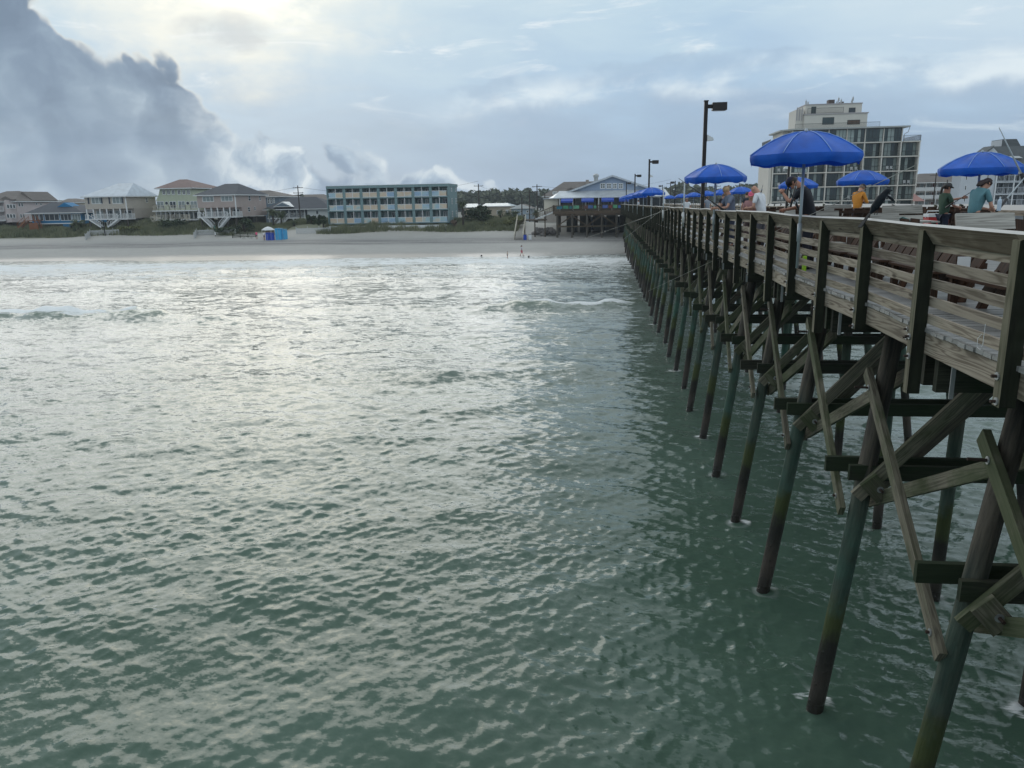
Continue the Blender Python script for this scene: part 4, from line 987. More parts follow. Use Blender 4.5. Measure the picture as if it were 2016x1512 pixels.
MB().lathe((cx,YG+4,zc_-1.5),[(.42,0),(.42,zt_-zc_+.8),(.55,zt_-zc_+.85),(.55,zt_-zc_+1.25),(.25,zt_-zc_+1.5),(0,zt_-zc_+1.52)],14).build('chimney',M_bolt,rs_)
# --- K, I, J and others left of the restaurant
Y=196.; hK=empty('inn',(0,0,0),'large brown-grey house with steep roof and chimney rising behind the restaurant','house')
T_br=siding('brown_grey_siding',C3(150,142,135)); x0,x1=fX(1071,Y),fX(1200,Y)
bx(x0,x1,Y,Y+16,lz(x0,Y),fZ(1100,386,Y)).build('wall',T_br,hK)
hip(hK,x0,x1,Y,Y+16,fZ(1100,386,Y),fX(1110,Y+8),fX(1180,Y+8),Y+8,Y+8,fZ(1120,358,Y+8),R_grey,.5)
MB().prism([(fX(1112,Y),Y-1,fZ(1120,376,Y)),(fX(1138,Y),Y-1,fZ(1120,376,Y)),(fX(1125,Y),Y-1,fZ(1120,369,Y))],(0,5,0)).build('dormer_roof',R_grey,hK)
bx(fX(1153,Y+7),fX(1159,Y+7),Y+6.5,Y+7.5,fZ(1150,372,Y),fZ(1156,354,Y+7)).build('chimney',T_br,hK)
window(hK,'Y',Y-.0,(1088,377,1097,383),3,1,.2)
def shed(name,label,Y,px0,px1,ye,yr,pr0,pr1,wall,roof,depth=10,wins=(),cat='building'):
    x0,x1=fX(px0,Y),fX(px1,Y); h=empty(name,(0,0,0),label,cat); ze=fZ(px0,ye,Y)
    bx(x0,x1,Y,Y+depth,lz(x0,Y)-.3,ze).build('wall',wall,h)
    hip(h,x0,x1,Y,Y+depth,ze,fX(pr0,Y+depth/2),fX(pr1,Y+depth/2),Y+depth/2,Y+depth/2,fZ((pr0+pr1)/2,yr,Y+depth/2),roof,.4)
    for r_ in wins: window(h,'Y',Y,r_,2,1,.15)
R_pale=seam('pale_metal_roof',C3(165,175,178)); T_mall=plain('mall_stucco',C3(170,158,140),.85,0,.06)
shed('shop_building','tan shop building with a pale metal roof behind the big bush',230,951,1004,406,400,956,1000,T_mall,R_pale,14,((996,413,1002,421),(978,414,986,422)))
shed('shop_building','smaller tan shop with pale metal roof right of the palm beside the motel',240,915,944,408,401,920,940,T_mall,R_pale,14)
hJ=empty('house',(0,0,0),'grey-blue two-storey house with a gable and porch, between shops and utility poles','house'); Y=205.
x0,x1=fX(1007,Y),fX(1046,Y); zj=fZ(1025,411,Y); bx(x0,x1,Y,Y+10,lz(x0,Y),zj).build('wall',siding('pale_blue_siding',C3(150,165,178)),hJ)
MB().prism([(x0-.5,Y-.5,zj),(x1+.5,Y-.5,zj),((x0+x1)/2,Y-.5,fZ(1022,402,Y))],(0,11,0)).build('roof',R_grey,hJ)
for a,p in ((1012,414),(1024,414),(1036,414),(1014,422),(1030,422)): window(hJ,'Y',Y,(a,p,a+5,p+5),1,1,.15)
MB().prism([(x0-.6,Y-.52,zj+.02),(x1+.6,Y-.52,zj+.02),((x0+x1)/2,Y-.52,fZ(1022,401.6,Y))],(0,.06,0)).build('gable_trim',M_white,hJ)
# --- condominium tower
Y=170.; hM=empty('apartment_tower',(0,0,0),'tall cream condominium tower with a grid of glazed balconies and stepped penthouse','apartment building')
T_cr=plain('cream_concrete',C3(208,203,193),.8,0,.06,.4); M_bronze=plain('bronze_frame',(.018,.022,.020),.4)
M_teal_g=plain('tinted_glass',(.022,.040,.038),.08,0.,.5,.5,.6); M_curt=plain('pale_curtain_glass',(.31,.37,.35),.25,0.,.25,.8,.5)
xL,xR=fX(1518,Y,395),fX(1800,Y,395); bw=(xR-xL)/8; zg=3.; z8=[fZ(1800,p,Y) for p in (397,375,350.5,325.5,300.5,275.5,250.5)]
fh=(z8[1]-z8[5])/-4; base=z8[0]
zz=[fZ(1790,393+q,Y)for q in (0,)][0]
lev=[zz+i*2.86 for i in range(-2,7)]          # floor levels; index 0 two floors below the rail of the pier
dep=13.
def bay(x0,z0,z1,seed,recess=1.5,glassy=False):
    r=random.Random(seed); a,b_=x0+.13,x0+bw-.13
    yb=Y+(recess if not glassy else .25)
    pat=r.random()
    w_=(b_-a)/5
    o=None; mb=MB(); pb=MB()
    # frames: uprights and rails of dark bronze; panes glass or drawn curtains
    for i in range(6): x=a+w_*i; mb.box(x-.035,x+.035,yb-.06,yb+.02,z0,z1)
    mb.box(a,b_,yb-.065,yb+.01,z0,z0+.08); mb.box(a,b_,yb-.065,yb+.01,z1-.10,z1)
    if glassy or r.random()<.5: mb.box(a,b_,yb-.064,yb+.012,z0+.85,z0+.92)
    o=mb.build('window',M_bronze,hM)
    for i in range(5):
        pb.m=1 if r.random()<.42 else 0
        pb.box(a+w_*i+.03,a+w_*(i+1)-.03,yb-.01,yb+.012,z0+.07,z1-.09)
    pb.build('pane',[M_teal_g,M_curt],o)
    if not glassy:
        mb=MB(); mb.box(a,b_,Y+.04,Y+.08,z0+.98,z0+1.04); mb.box(a,b_,Y+.04,Y+.08,z0+.10,z0+.14)
        for i in range(1,22): x=a+(b_-a)*i/22; mb.box(x-.012,x+.012,Y+.05,Y+.07,z0+.13,z0+.99)
        mb.build('balcony_railing',M_bronze,hM)
        if r.random()<.35:
            for q in range(2):
                cx=a+1.2+q*.95+r.random()*.3; mb=MB(); mb.box(cx-.25,cx+.25,Y+.5,Y+1.,z0+.38,z0+.44); mb.box(cx-.25,cx+.25,Y+.95,Y+1.,z0+.44,z0+.95)
                for sx in (-.22,.22):
                    mb.box(cx+sx-.02,cx+sx+.02,Y+.52,Y+.56,z0,z0+.38); mb.box(cx+sx-.02,cx+sx+.02,Y+.94,Y+.98,z0,z0+.38)
                o=mb.build('balcony_chair',M_white); tag(o,'white chair left out on a balcony of the cream tower','chair','white chairs on the tower balconies')
bx(xL-.2,xR+.2,Y+1.75,Y+dep,zg,lev[6]-.01).build('wall',T_cr,hM)
bx(xL-.8,xL-.21,Y+.3,Y+dep-2,zg,lev[6]-.01).build('side_wing',T_cr,hM)
for i,z in enumerate(lev[:7]): bx(xL-.2,xR+.2,Y-.04,Y+1.74,z-.10,z+.10).build('floor_slab',T_cr,hM)
for b in range(9): x=xL+b*bw; bx(x-.11,x+.11,Y,Y+1.735,zg,lev[6]-.11).build('dividing_wall',T_cr,hM)
for i in range(1,6):
    for b in range(8): bay(xL+b*bw,lev[i]+.1,lev[i+1]-.1,i*11+b,1.5,(i*5+b*3)%7==2)
# top full floor: six glazed bays
zt=lev[6]+2.75; xt0,xt1=xL+bw,xL+7*bw
bx(xt0-.1,xt1+.1,Y+.6,Y+dep-1,lev[6]+.0,zt).build('upper_wall',T_cr,hM)
for b in range(1,7): bay(xL+b*bw,lev[6]+.1,zt-.05,90+b,.25,True)
for b in range(1,8): x=xL+b*bw; bx(x-.09,x+.09,Y+.0,Y+.59,lev[6]+.11,zt).build('dividing_wall',T_cr,hM)
MB().prism([(xt0-2.2,Y+2.2,zt+.01),(xt0-.2,Y-.7,zt+.01),(xt1+1.2,Y-.7,zt+.01),(xt1+1.2,Y+dep,zt+.01),(xt0-2.2,Y+dep,zt+.01)],(0,0,.28)).build('eave',plain('grey_eave',C3(165,168,166),.7),hM)
bx(xt0-1.5,xt0-.11,Y+2.4,Y+dep-1,lev[6],zt).build('corner_room',T_cr,hM)
def trail(p0,p1): mb=MB(); rail(mb,p0,p1,1.1,step=.2,bal=.03,post=.06,top=.06); mb.build('terrace_railing',M_bronze,hM)
zt0=lev[6]+.1
trail((xL-.1,Y+.1,zt0),(xt0-.6,Y+.1,zt0)); trail((xL-.7,Y+.5,zt0-.1),(xL-.7,Y+9,zt0-.1))
trail((xt1+.3,Y+.1,zt0),(xR+.1,Y+.1,zt0)); trail((xR+.1,Y+.2,zt0),(xR+.1,Y+9,zt0))
# stepped penthouse
zp1=zt+.30; p1a,p1b=fX(1583,Y+5,240),fX(1707,Y+5,240); zp2=fZ(1700,223,Y+5); zp3=fZ(1690,203.5,Y+6)
bx(p1a,p1b,Y+5,Y+dep,zp1-.05,zp2).build('penthouse',T_cr,hM); bx(p1a-.15,p1b+.15,Y+4.85,Y+dep+.1,zp2+.002,zp2+.22).build('cornice',plain('grey_cornice',C3(170,165,165),.7),hM)
p2a,p2b=fX(1586,Y+6.5,210),fX(1697,Y+6.5,210); bx(p2a,p2b,Y+6.5,Y+dep-.1,zp2+.225,zp3).build('top_penthouse',T_cr,hM); bx(p2a-.1,p2b+.1,Y+6.4,Y+dep,zp3+.002,zp3+.2).build('cornice',MATS['grey_cornice'],hM)
bx(p1a-1.6,p1a-.01,Y+5.6,Y+dep-1,zp1-.05,zp2+1.2).build('stair_tower',T_cr,hM)
for q in (0,1,2): bx(p1a-1.5+q*.5,p1a-1.3+q*.5,Y+5.45,Y+5.59,zp2-1,zp2+1.6).build('vent_pipe',MATS['grey_cornice'],hM)
trail((fX(1566,Y+2.5,245),Y+2.5,zp1),(fX(1732,Y+2.5,245),Y+2.5,zp1)); trail((fX(1590,Y+5,225),Y+5.1,zp2+.22),(fX(1660,Y+5,225),Y+5.1,zp2+.22))
window(hM,'Y',Y+5,(1619,231,1642,245),3,1,.1,M_bronze,M_teal_g,'door'); window(hM,'Y',Y+6.5,(1597,210,1606.5,225),2,1,.1,M_bronze,M_teal_g,'door'); window(hM,'Y',Y+6.5,(1671,212,1684,222),1,1,.1,M_bronze,M_glass); window(hM,'Y',Y+5,(1668,236,1693,245),1,1,.1,M_bronze,plain('brown_panel',(.10,.06,.04),.7),'planter')
for a,b_,t in ((1631,1643,196.5),(1655,1661,200)): bx(fX(a,Y+8,205),fX(b_,Y+8,205),Y+8,Y+9.5,zp3+.2,fZ(a,t,Y+8)).build('rooftop_unit',plain('brown_unit',(.09,.065,.055),.7),hM)
for px,t in ((1587,196),(1651,190.5),(1656,194),(1679,189),(1591,199),(1648,198),(1677,195)):
    x=fX(px,Y+7.5,200); mb=MB(); H=fZ(px,t,Y+7.5); mb.tube([(x,Y+7.5,zp3+.2),(x,Y+7.5,H)],.05,6); mb.box(x-.16,x+.16,Y+7.42,Y+7.58,H-.9,H-.25); mb.build('antenna',M_bolt,hM)
mb=MB(); mb.tube([(xt1+1.1,Y-.6,zt),(xt1+.9,Y-.5,zt-.9),(xt1+.35,Y-.2,zt-1.3),(xt1+.3,Y-.2,zt-2.8)],.07,6); mb.build('downpipe',M_bolt,hM)
# --- low motel with red doors
Y=192.; hN=empty('motel',(0,0,0),'low pale motel with brown roof, red doors and white balcony rails, right of the tower','motel')
x0,x1=fX(1795,Y),fX(1905,Y); ze=fZ(1850,358.5,Y); lv=[fZ(1850,p,Y) for p in (392,376.5)]
T_n=plain('pale_stucco',C3(165,158,152),.8); M_red=plain('red_door',(.18,.045,.035),.6)
bx(x0,x1,Y+1.6,Y+12,2.5,ze).build('wall',T_n,hN); hip(hN,x0,x1,Y,Y+12,ze,fX(1802,Y+6),fX(1895,Y+6),Y+6,Y+6,fZ(1850,341,Y+6),R_grey,.6)
for z in lv+[lv[0]-2.6]:
    bx(x0,x1,Y,Y+1.59,z-.18,z).build('balcony_slab',T_n,hN)
    mb=MB(); mb.box(x0,x1,Y+.02,Y+.07,z+.12,z+.95); mb.build('balcony_panel',M_white,hN)
    for i in range(9):
        x=x0+(x1-x0)*(i+.3)/9; window_m(hN,'Y',Y+1.6,x,x+.9,z,z+2.05,1,1,.07,M_white,M_red if i%3==0 else M_glass2,'door')
for i in range(6): x=x0+.1+(x1-x0-.2)*i/5; bx(x-.08,x+.08,Y-.06,Y+.015,2.5,ze-.01).build('balcony_post',M_white,hN)
# --- pale condominium with grey roofs at the right edge
Y=150.; hO=empty('apartment_building',(0,0,0),'pale grey condominium with steep grey roofs and stacked balconies at the right edge','apartment building')
T_o=plain('pale_grey_stucco',C3(196,200,205),.8,0,.05); R_o=shingle('grey_green_shingle',C3(92,96,98))
x0,x1=fX(1888,Y,380),fX(1956,Y,380); ze=fZ(1925,318,Y); pk=fX(1952,Y,320); zk=fZ(1952,290.5,Y)
MB().prism([(x0,Y,2.5),(x1,Y,2.5),(x1,Y,zk-1.),(pk,Y,zk),(x0,Y,fZ(1895,334,Y))],(0,3.5,0)).build('wall',T_o,hO)
xe=fX(2085,Y,380)
MB().prism([(x0-.4,Y-.3,fZ(1893,335,Y)),(pk,Y-.3,zk+.3),(pk,Y-.3,zk),(x0-.4,Y-.3,fZ(1893,335,Y)-.3)][::-1],(0,4,0)).build('roof_edge',R_o,hO)
MB().prism([(pk,Y+.5,zk+.2),(xe,Y+.5,zk+.2),(xe,Y-1.2,fZ(1975,331,Y)),(fX(1968,Y,330),Y-1.2,fZ(1975,331,Y))],(0,.25,.0)).build('roof',R_o,hO)
MB().prism([(pk+.01,Y+.6,zk+.2),(xe,Y+.6,zk+.2),(xe,Y+.6,zk-3),(pk+.01,Y+.6,zk-3)],(0,3,0)).build('attic',R_o,hO)
a,b_=fX(1968,Y+3,280),fX(1999,Y+3,280); zt=fZ(1985,274.5,Y+3)
MB().prism([(a,Y+2,zk-.5),(b_+1,Y+2,zk-.5),(b_-.3,Y+2,zt),(a,Y+2,zt)],(0,4,0)).build('stair_tower',R_o,hO); bx(a-.05,a-.006,Y+2.1,Y+6,zk,zt-.1).build('tower_side',T_o,hO)
bx(x1+.01,xe,Y+1.9,Y+3.6,2.5,zk-3.01).build('rear_wall',plain('shaded_stucco',C3(150,152,155),.8),hO)
bl=[fZ(1975,p,Y) for p in (331,358,382,406)]
for z in bl:
    bx(x1+.012,xe,Y-.3,Y+1.89,z-.16,z+.06).build('balcony_slab',T_o,hO)
    mb=MB(); 
    for i in range(6): rail(mb,(x1+.1+(xe-x1-.2)*i/6,Y-.2,z+.06),(x1+.1+(xe-x1-.2)*(i+1)/6,Y-.2,z+.06),1.05,step=.22)
    mb.build('balcony_railing',T_o,hO)
    for i in range(3): x=x1+.6+i*2.6; window_m(hO,'Y',Y+1.9,x,x+1.8,z+.1,z+2.1,2,1,.09,M_white,M_glass,'patio_door')
for i in range(4): x=x1+.1+i*3.; bx(x-.1,x+.1,Y-.28,Y-.10,2.5,bl[0]).build('balcony_post',M_white,hO)
for px,p in ((1901,345),(1899,365),(1897,388),(1943,343),(1941,364),(1938,388)): window(hO,'Y',Y,(px,p,px+3.6,p+9.5),1,1,.07)
wx=fX(1995,Y,320); mb=MB(); mb.prism([(wx-2,Y-1,fZ(1990,312,Y)),(wx+1,Y-1,fZ(1990,312,Y)),(wx+.3,Y-1,fZ(1990,308,Y)),(wx-1.4,Y-1,fZ(1990,308,Y))],(0,2,0)); mb.build('dormer_roof',M_white,hO); window(hO,'Y',Y-.4,(1983,313,1997,327),2,1,.1,None,M_glass,'dormer_window')
# ---------------------------------------------------------------- vegetation
def leafmat(name,dark,light):
    m,g=newmat(name); p=geo(g); n=g.noise(p,.9,4,.6); r1,r2,_=g.sep(uvn(g,'rnd'))
    g.put(g.bs.inputs['Base Color'],g.mix(g.lin(n*.6+r1*.4,.25,.75),dark,light)); g.put(g.bs.inputs['Roughness'],.7); g.put(g.bs.inputs['Specular IOR Level'],.25); return m
L_pine=leafmat('pine_foliage',(.070,.090,.058),(.155,.165,.105)); L_oak=leafmat('oak_foliage',(.018,.035,.018),(.060,.085,.040)); L_palm=leafmat('palm_foliage',(.030,.050,.022),(.105,.125,.060)); L_yel=leafmat('dune_bush_foliage',(.075,.095,.030),(.19,.185,.075))
def leaves(mb,c,rad,n,size,r,flat=1.):
    """n leaf clumps in lumps through an ellipsoid"""
    lumps=[]
    for i in range(max(3,int(n/60))):
        th=r.uniform(0,6.283); ph=r.uniform(-.5,1.2); q=r.uniform(.45,.85)
        lumps.append((c[0]+rad[0]*q*math.cos(th)*math.cos(ph),c[1]+rad[1]*q*math.sin(th)*math.cos(ph),c[2]+rad[2]*q*math.sin(ph),r.uniform(.28,.5)))
    for i in range(n):
        l=r.choice(lumps); v=Vector((r.gauss(0,1),r.gauss(0,1),r.gauss(0,1))).normalized()*r.uniform(.5,1.)**.5*l[3]
        p=Vector((l[0]+v.x*rad[0],l[1]+v.y*rad[1],l[2]+v.z*rad[2])); s=size*r.uniform(.5,1.3)
        a=Vector((r.gauss(0,1),r.gauss(0,1),r.gauss(0,.6))).normalized()*s; b=Vector((r.gauss(0,1),r.gauss(0,1),r.gauss(0,1))); b=(b-a*b.dot(a)/a.dot(a)).normalized()*s*.6*flat
        mb.poly([p-a,p+b,p+a,p-b],[(0,0)]*4)
def bush(name,label,px,Y,pw,ytop,ybot,mat,n=420,cat='bush',group=None,trunk=True):
    r=random.Random(px*7+Y); x=fX(px,Y); zb=fZ(px,ybot,Y); zt=fZ(px,ytop,Y); w_=pw/FPX*Y/2; zg=lz(x,Y)
    o=empty(name,(x,Y,zg),label,cat,group); zb-=zg; zt-=zg
    if trunk:
        mb=MB()
        for k in range(3): a=r.uniform(0,6.28); mb.tube([(0,0,-.2),(math.cos(a)*w_*.25,math.sin(a)*w_*.25,zb+(zt-zb)*.45),(math.cos(a)*w_*.45,math.sin(a)*w_*.45,zb+(zt-zb)*.75)],[.12,.09,.03],6)
        mb.build('trunk',M_pole,o)
    mb=MB(); leaves(mb,(0,0,(zb+zt)/2),(w_*1.05,w_*.8,(zt-zb)/2*1.05),n,.26,r); mb.build('crown',mat,o); return o
def palm(label,px,Y,ytop,ybase,spread,n=38,group='palms behind the beach',trunk=True):
    r=random.Random(px*3+Y); x=fX(px,Y); zg=lz(x,Y); zt=fZ(px,ytop,Y)-zg; R=spread/FPX*Y/2
    o=empty('palm_tree',(x,Y,zg),label,'palm tree',group); hz=zt-R*.55
    mb=MB(); mb.smooth=True; mb.tube([(0,0,-.4),(r.gauss(0,.08),0,hz*.5),(0,0,hz)],[.24,.19,.17],10); mb.build('trunk',M_pole,o)
    mb=MB()
    for i in range(n):
        th=r.uniform(0,6.283); el_=r.uniform(-.5,1.35); L=R*r.uniform(.85,1.15); d=Vector((math.cos(th),math.sin(th),0)); prev=Vector((0,0,hz)); ang=el_
        side_=Vector((-d.y,d.x,0)); pts=[]
        for k in range(6):
            pts.append((prev.copy(),ang)); prev=prev+(d*math.cos(ang)+Vector((0,0,math.sin(ang))))*(L/5); ang-=.33
        for k in range(1,6):
            p,a_=pts[k]; q=pts[k-1][0]; lf=.34*R*(1 if k<4 else .7)/1.2
            for t in (0.,.5):
                c_=q+(p-q)*t
                for s_ in (-1,1):
                    tip=c_+side_*s_*lf+Vector((0,0,-lf*.55))+d*lf*.35; mb.poly([c_,c_+(p-q)*.34,tip],[(0,0)]*3)
    mb.build('crown',L_palm,o); return o
palm('bushy palm in front of the blue house',150,160,431,453,38,60); palm('low palm at the left end of the green house',322,161,430,452,34,54)
palm('tall green palm left of the pair beside the pinkish house',536,161,410,447,30,50); palm('green palm right of the pair beside the pinkish house',553,162,414,447,28,46)
palm('small yellowish palm in front of the porch gable house',577,161,431,450,17,30); palm('palm beside the right wall of the teal motel',911,158,395,441,24,44)
palm('fan palm right of the big dark bush',985,165,412,441,20,34); palm('palm right of the fan palm, behind the dune bushes',1000,168,414,442,22,36)
palm('palm left of the thin utility pole, behind the dune',1014,166,413,441,24,40); palm('palm under the utility poles left of the platform stair',1055,170,412,440,22,36)
bush('bush','dark green bush below the green house',342,161,52,430,455,L_oak,700); bush('bush','dark bush under the right side of the pinkish tan house',479,159,38,431,455,L_oak,560)
bush('bush','dark bush left of the teal motel beneath the grey house',612,162,30,424,448,L_oak,500); bush('bush','rounded dark bush touching the left end of the teal motel',634,157,26,423,447,L_oak,460)
bush('tree','big dark spreading tree right of the teal motel',941,163,60,408,441,L_oak,1500,'tree'); bush('tree','green tree behind the second utility pole',948,185,22,402,416,L_oak,300,'tree')
bush('bush','olive bush on the dune beside the platform stair',1010,158,44,427,446,L_yel,620,trunk=False); bush('bush','yellow-green low bush on the dune right of the motel',962,160,80,437,447,L_yel,620,trunk=False); bush('bush','pale dry bush at the right corner of the motel',893,157,14,432,447,leafmat('dry_foliage',(.12,.09,.07),(.24,.19,.15)),240,trunk=False)
bush('bush','wide low bush on the dune under the tan silver-roofed house',255,159,60,445,455,L_yel,420,trunk=False); bush('bush','low bush right of the beach path sign',440,156,50,448,458,L_oak,420,trunk=False)
# woods behind the town: reads as one mass
r=random.Random(5); mb=MB()
def wood_row(pxa,pxb,Y,top,n):
    for i in range(n):
        px=pxa+(pxb-pxa)*(i+r.random())/n; x=fX(px,Y); zt=fZ(px,top(px)+r.uniform(-3,4),Y); w_=r.uniform(4,8.5)*Y/420
        mb.tube([(x,Y,2),(x,Y,zt-3)],.3,5); leaves(mb,(x,Y+r.uniform(-8,8),zt-w_*.75),(w_,w_*.8,w_*.8),150,1.15,r)
        leaves(mb,(x,Y+r.uniform(-8,8),(zt+2)/2),(w_,w_,(zt-2)/2),110,1.5,r)
wood_row(895,1112,430,lambda p:380-4*math.sin((p-900)/70)-(p-900)*.014,46); wood_row(1296,1515,400,lambda p:371+4*math.sin(p/22.)-3,46)
wood_row(540,650,380,lambda p:386,14); wood_row(1100,1300,470,lambda p:384,26)
wood_row(-30,540,420,lambda p:402,40); wood_row(1500,2060,430,lambda p:382,44); wood_row(640,900,420,lambda p:388,22)
o=mb.build('woodland',L_pine); o['kind']='stuff'
# dune grass: blades by the thousand
N=120000; gx=rng.uniform(-150,-9,N); b_=rng.beta(1.3,1.8,N)*20+37.5; gx2=gx
keep=~((gx>-66)&(gx<-58.)&(b_<46)); keep&=~((gx>fX(455,156))&(gx<fX(532,156))&(b_<43)); keep&=(gx<fX(1020,156))
gx=gx[keep]; b_=b_[keep]; n=len(gx); gy=shore_y(gx)+b_; gz=land_z(gx,gy)
cl=np.sin(gx*.9+gy*.6)+np.sin(gx*.37-gy*.8)+np.sin(gx*2.1); hh=(.80+.20*cl+.35*rng.random(n)).clip(.3,1.8); th=rng.random(n)*6.283; w_=.045+.05*rng.random(n); lx=rng.normal(0,.22,n)*hh; ly=rng.normal(0,.22,n)*hh
v=np.empty((n,3,3)); v[:,0]=np.stack([gx-np.cos(th)*w_,gy-np.sin(th)*w_,gz-.05],1); v[:,1]=np.stack([gx+np.cos(th)*w_,gy+np.sin(th)*w_,gz-.05],1); v[:,2]=np.stack([gx+lx,gy+ly,gz+hh],1)
me=bpy.data.meshes.new('dune_grass'); me.from_pydata(v.reshape(-1,3).tolist(),[],np.arange(n*3).reshape(-1,3).tolist())
m,g=newmat('dune_grass'); p=geo(g); q=g.noise(p,.35,4,.6); q2=g.noise(p,7.,2,.5)
g.put(g.bs.inputs['Base Color'],g.mix(g.lin(q*.7+q2*.3,.35,.65),(.095,.115,.058),(.26,.265,.155))); g.put(g.bs.inputs['Roughness'],.75); me.materials.append(m)
o=bpy.data.objects.new('dune_grass',me); COL.objects.link(o); o['kind']='stuff'
# rocks under the stair
M_rock=plain('rock_grey',(.22,.20,.19),.85,0,.35,2.)
for i in range(16):
    px=1052+i*2.6+r.uniform(-2,2); Y=148+r.uniform(0,4); s=r.uniform(.35,.75); x=fX(px,Y); bm=bmesh.new(); bmesh.ops.create_icosphere(bm,subdivisions=2,radius=s)
    for vv in bm.verts: vv.co*=1+.25*math.sin(vv.co.x*7+i)+.2*math.sin(vv.co.y*9+i*2)*.8; vv.co.z*=.75
    me=bpy.data.meshes.new('rock'); bm.to_mesh(me); bm.free(); me.materials.append(M_rock); o=bpy.data.objects.new('rock',me); COL.objects.link(o); o.location=(x,Y,lz(x,Y)+.25+.35*(i%3)); tag(o,'grey boulder of the rock heap beside the platform stair','rock','boulders heaped beside the platform')
# ---------------------------------------------------------------- umbrellas
m,g=newmat('blue_canopy'); p=geo(g); n=g.noise(p,2.5,4,.6)
g.put(g.bs.inputs['Base Color'],g.mix(g.lin(n,.3,.7),(.005,.095,.50),(.010,.165,.80))); g.put(g.bs.inputs['Roughness'],.42); g.put(g.bs.inputs['Specular IOR Level'],.45)
trn=g.node('ShaderNodeBsdfTranslucent',{'Color':(.012,.07,.45)}); ms=g.node('ShaderNodeMixShader',{0:.28,1:g.bs.outputs[0],2:trn.outputs[0]}); g.nt.links.new(ms.outputs[0],g.out.inputs[0]); M_blue=m
M_pipe=plain('grey_pipe',C3(168,176,180),.4,.1,.06); M_seam=plain('seam_piping',(.22,.36,.70),.5)
def umbrella(label,X,Y,top=2.27,D=1.77,sleeve=True,tilt=0.,group='blue umbrellas along the pier',rz=.2):
    zb=zd(Y); o=empty('umbrella',(X,Y,zb),label,'umbrella',group); R=D/2; n=8; K=40; mb=MB(); mb.smooth=True; seam=MB(); seam.smooth=True; rings=[]
    def prof(t,a):
        sc_=math.cos(math.pi/n)/math.cos(((a)%(2*math.pi/n))-math.pi/n); k=(1-t)*.3+ t*1.   # faceted edge
        r=R*t*(1+(sc_-1)*k*1.); h=top-.345*t**1.75-.035*math.sin(math.pi*t)*math.cos(n*a)*-.5
        return r,h
    T=[0.001,.12,.25,.4,.55,.7,.84,.94,1.]
    b=0; pts=[]
    for t in T:
        for j in range(K): a=2*math.pi*j/K+rz; r,h=prof(t,a-rz); pts.append((r*math.cos(a),r*math.sin(a),h))
    vl=MB(); vl.smooth=True
    for q,(dr,dh) in enumerate(((.0,.0),(.004,-.05),(-.006,-.10),(-.022,-.145))):
        for j in range(K): a=2*math.pi*j/K+rz; r,h=prof(1.,a-rz); w_=1+(.004*math.sin(9*a+q)+.004*math.sin(17*a))*(q>0); vl.v.append(((r*w_+dr)*math.cos(a),(r*w_+dr)*math.sin(a),h+dh+.007*math.sin(8*a)*q))
    for k in range(3):
        for j in range(K): j2=(j+1)%K; vl.face([k*K+j,k*K+j2,(k+1)*K+j2,(k+1)*K+j],[(0,0)]*4,(0,0))
    mb.v=pts
    for k in range(len(T)-1):
        for j in range(K): j2=(j+1)%K; mb.face([k*K+j,k*K+j2,(k+1)*K+j2,(k+1)*K+j],[(0,0)]*4,(0,0))
    cn=mb.build('canopy',M_blue,o); vl.build('valance',M_blue,cn)
    for j in range(n):
        a=2*math.pi*j/n+rz; ps=[]
        for t in (.03,.2,.4,.6,.8,.92,1.): r,h=prof(t,0.); ps.append((r*math.cos(a),r*math.sin(a),h+.006))
        s=MB(); s.smooth=True; s.tube(ps,.0065,5); s.build('seam',M_seam,cn)
        r,h=prof(.97,0.); r0,h0=prof(.5,0.)
        s=MB(); s.beam((.03*math.cos(a),.03*math.sin(a),top-.06),(r*math.cos(a),r*math.sin(a),h-.02),.012,.012); s.build('rib',M_pipe,o)
    mb=MB(); mb.smooth=True; mb.tube([(0,0,.2 if sleeve else 0),(0,0,top-.02)],.024,12); mb.build('pole',M_pipe,o)
    MB().lathe((0,0,top),[(.03,-.02),(.03,.02),(.015,.05),(0,.055)],10).build('finial',M_pipe,o)
    if sleeve: mb=MB(); mb.smooth=True; mb.tube([(0,0,.62),(0,0,.90)],.037,12); mb.build('pole_sleeve',M_pipe,o)
    else: MB().lathe((0,0,0),[(.28,0),(.28,.06),(.06,.1),(.04,.3),(0,.3)],16).build('base',M_black,o)
    return o
umbrella('largest nearest blue umbrella above the railing, beside the man in the black shirt',3.10,12.85,2.285,1.74)
umbrella('second blue umbrella on the left railing, in front of the tall lamp post',3.10,22.6,2.25,1.72,rz=.05)
umbrella('blue umbrella over the two anglers at the far right',atY(1922,400,18.9).x,18.9,2.20,1.77,False,rz=.1); umbrella('blue umbrella above the angler in the orange shirt',atY(1694,400,28.9).x,28.9,2.22,1.77,False)
umbrella('blue umbrella half hidden behind the head of the man in the black shirt',atY(1569,400,37.4).x,37.4,2.24,1.77,False,rz=.3)
for i,Y in enumerate((52.5,63.,74.,85.,99.,116.)): umbrella('far blue umbrella on the left railing, %s in its row counting towards the shore'%('first','second','third','fourth','fifth','sixth')[i],3.15,Y,2.2,1.77,rz=.1*i)
for i,Y in enumerate((57.5,66.5,76.,87.,100.,118.)): umbrella('small blue umbrella on the right side, %s in its row counting towards the shore'%('first','second','third','fourth','fifth','sixth')[i],9.7,Y,2.2,1.77,False,rz=.13*i)
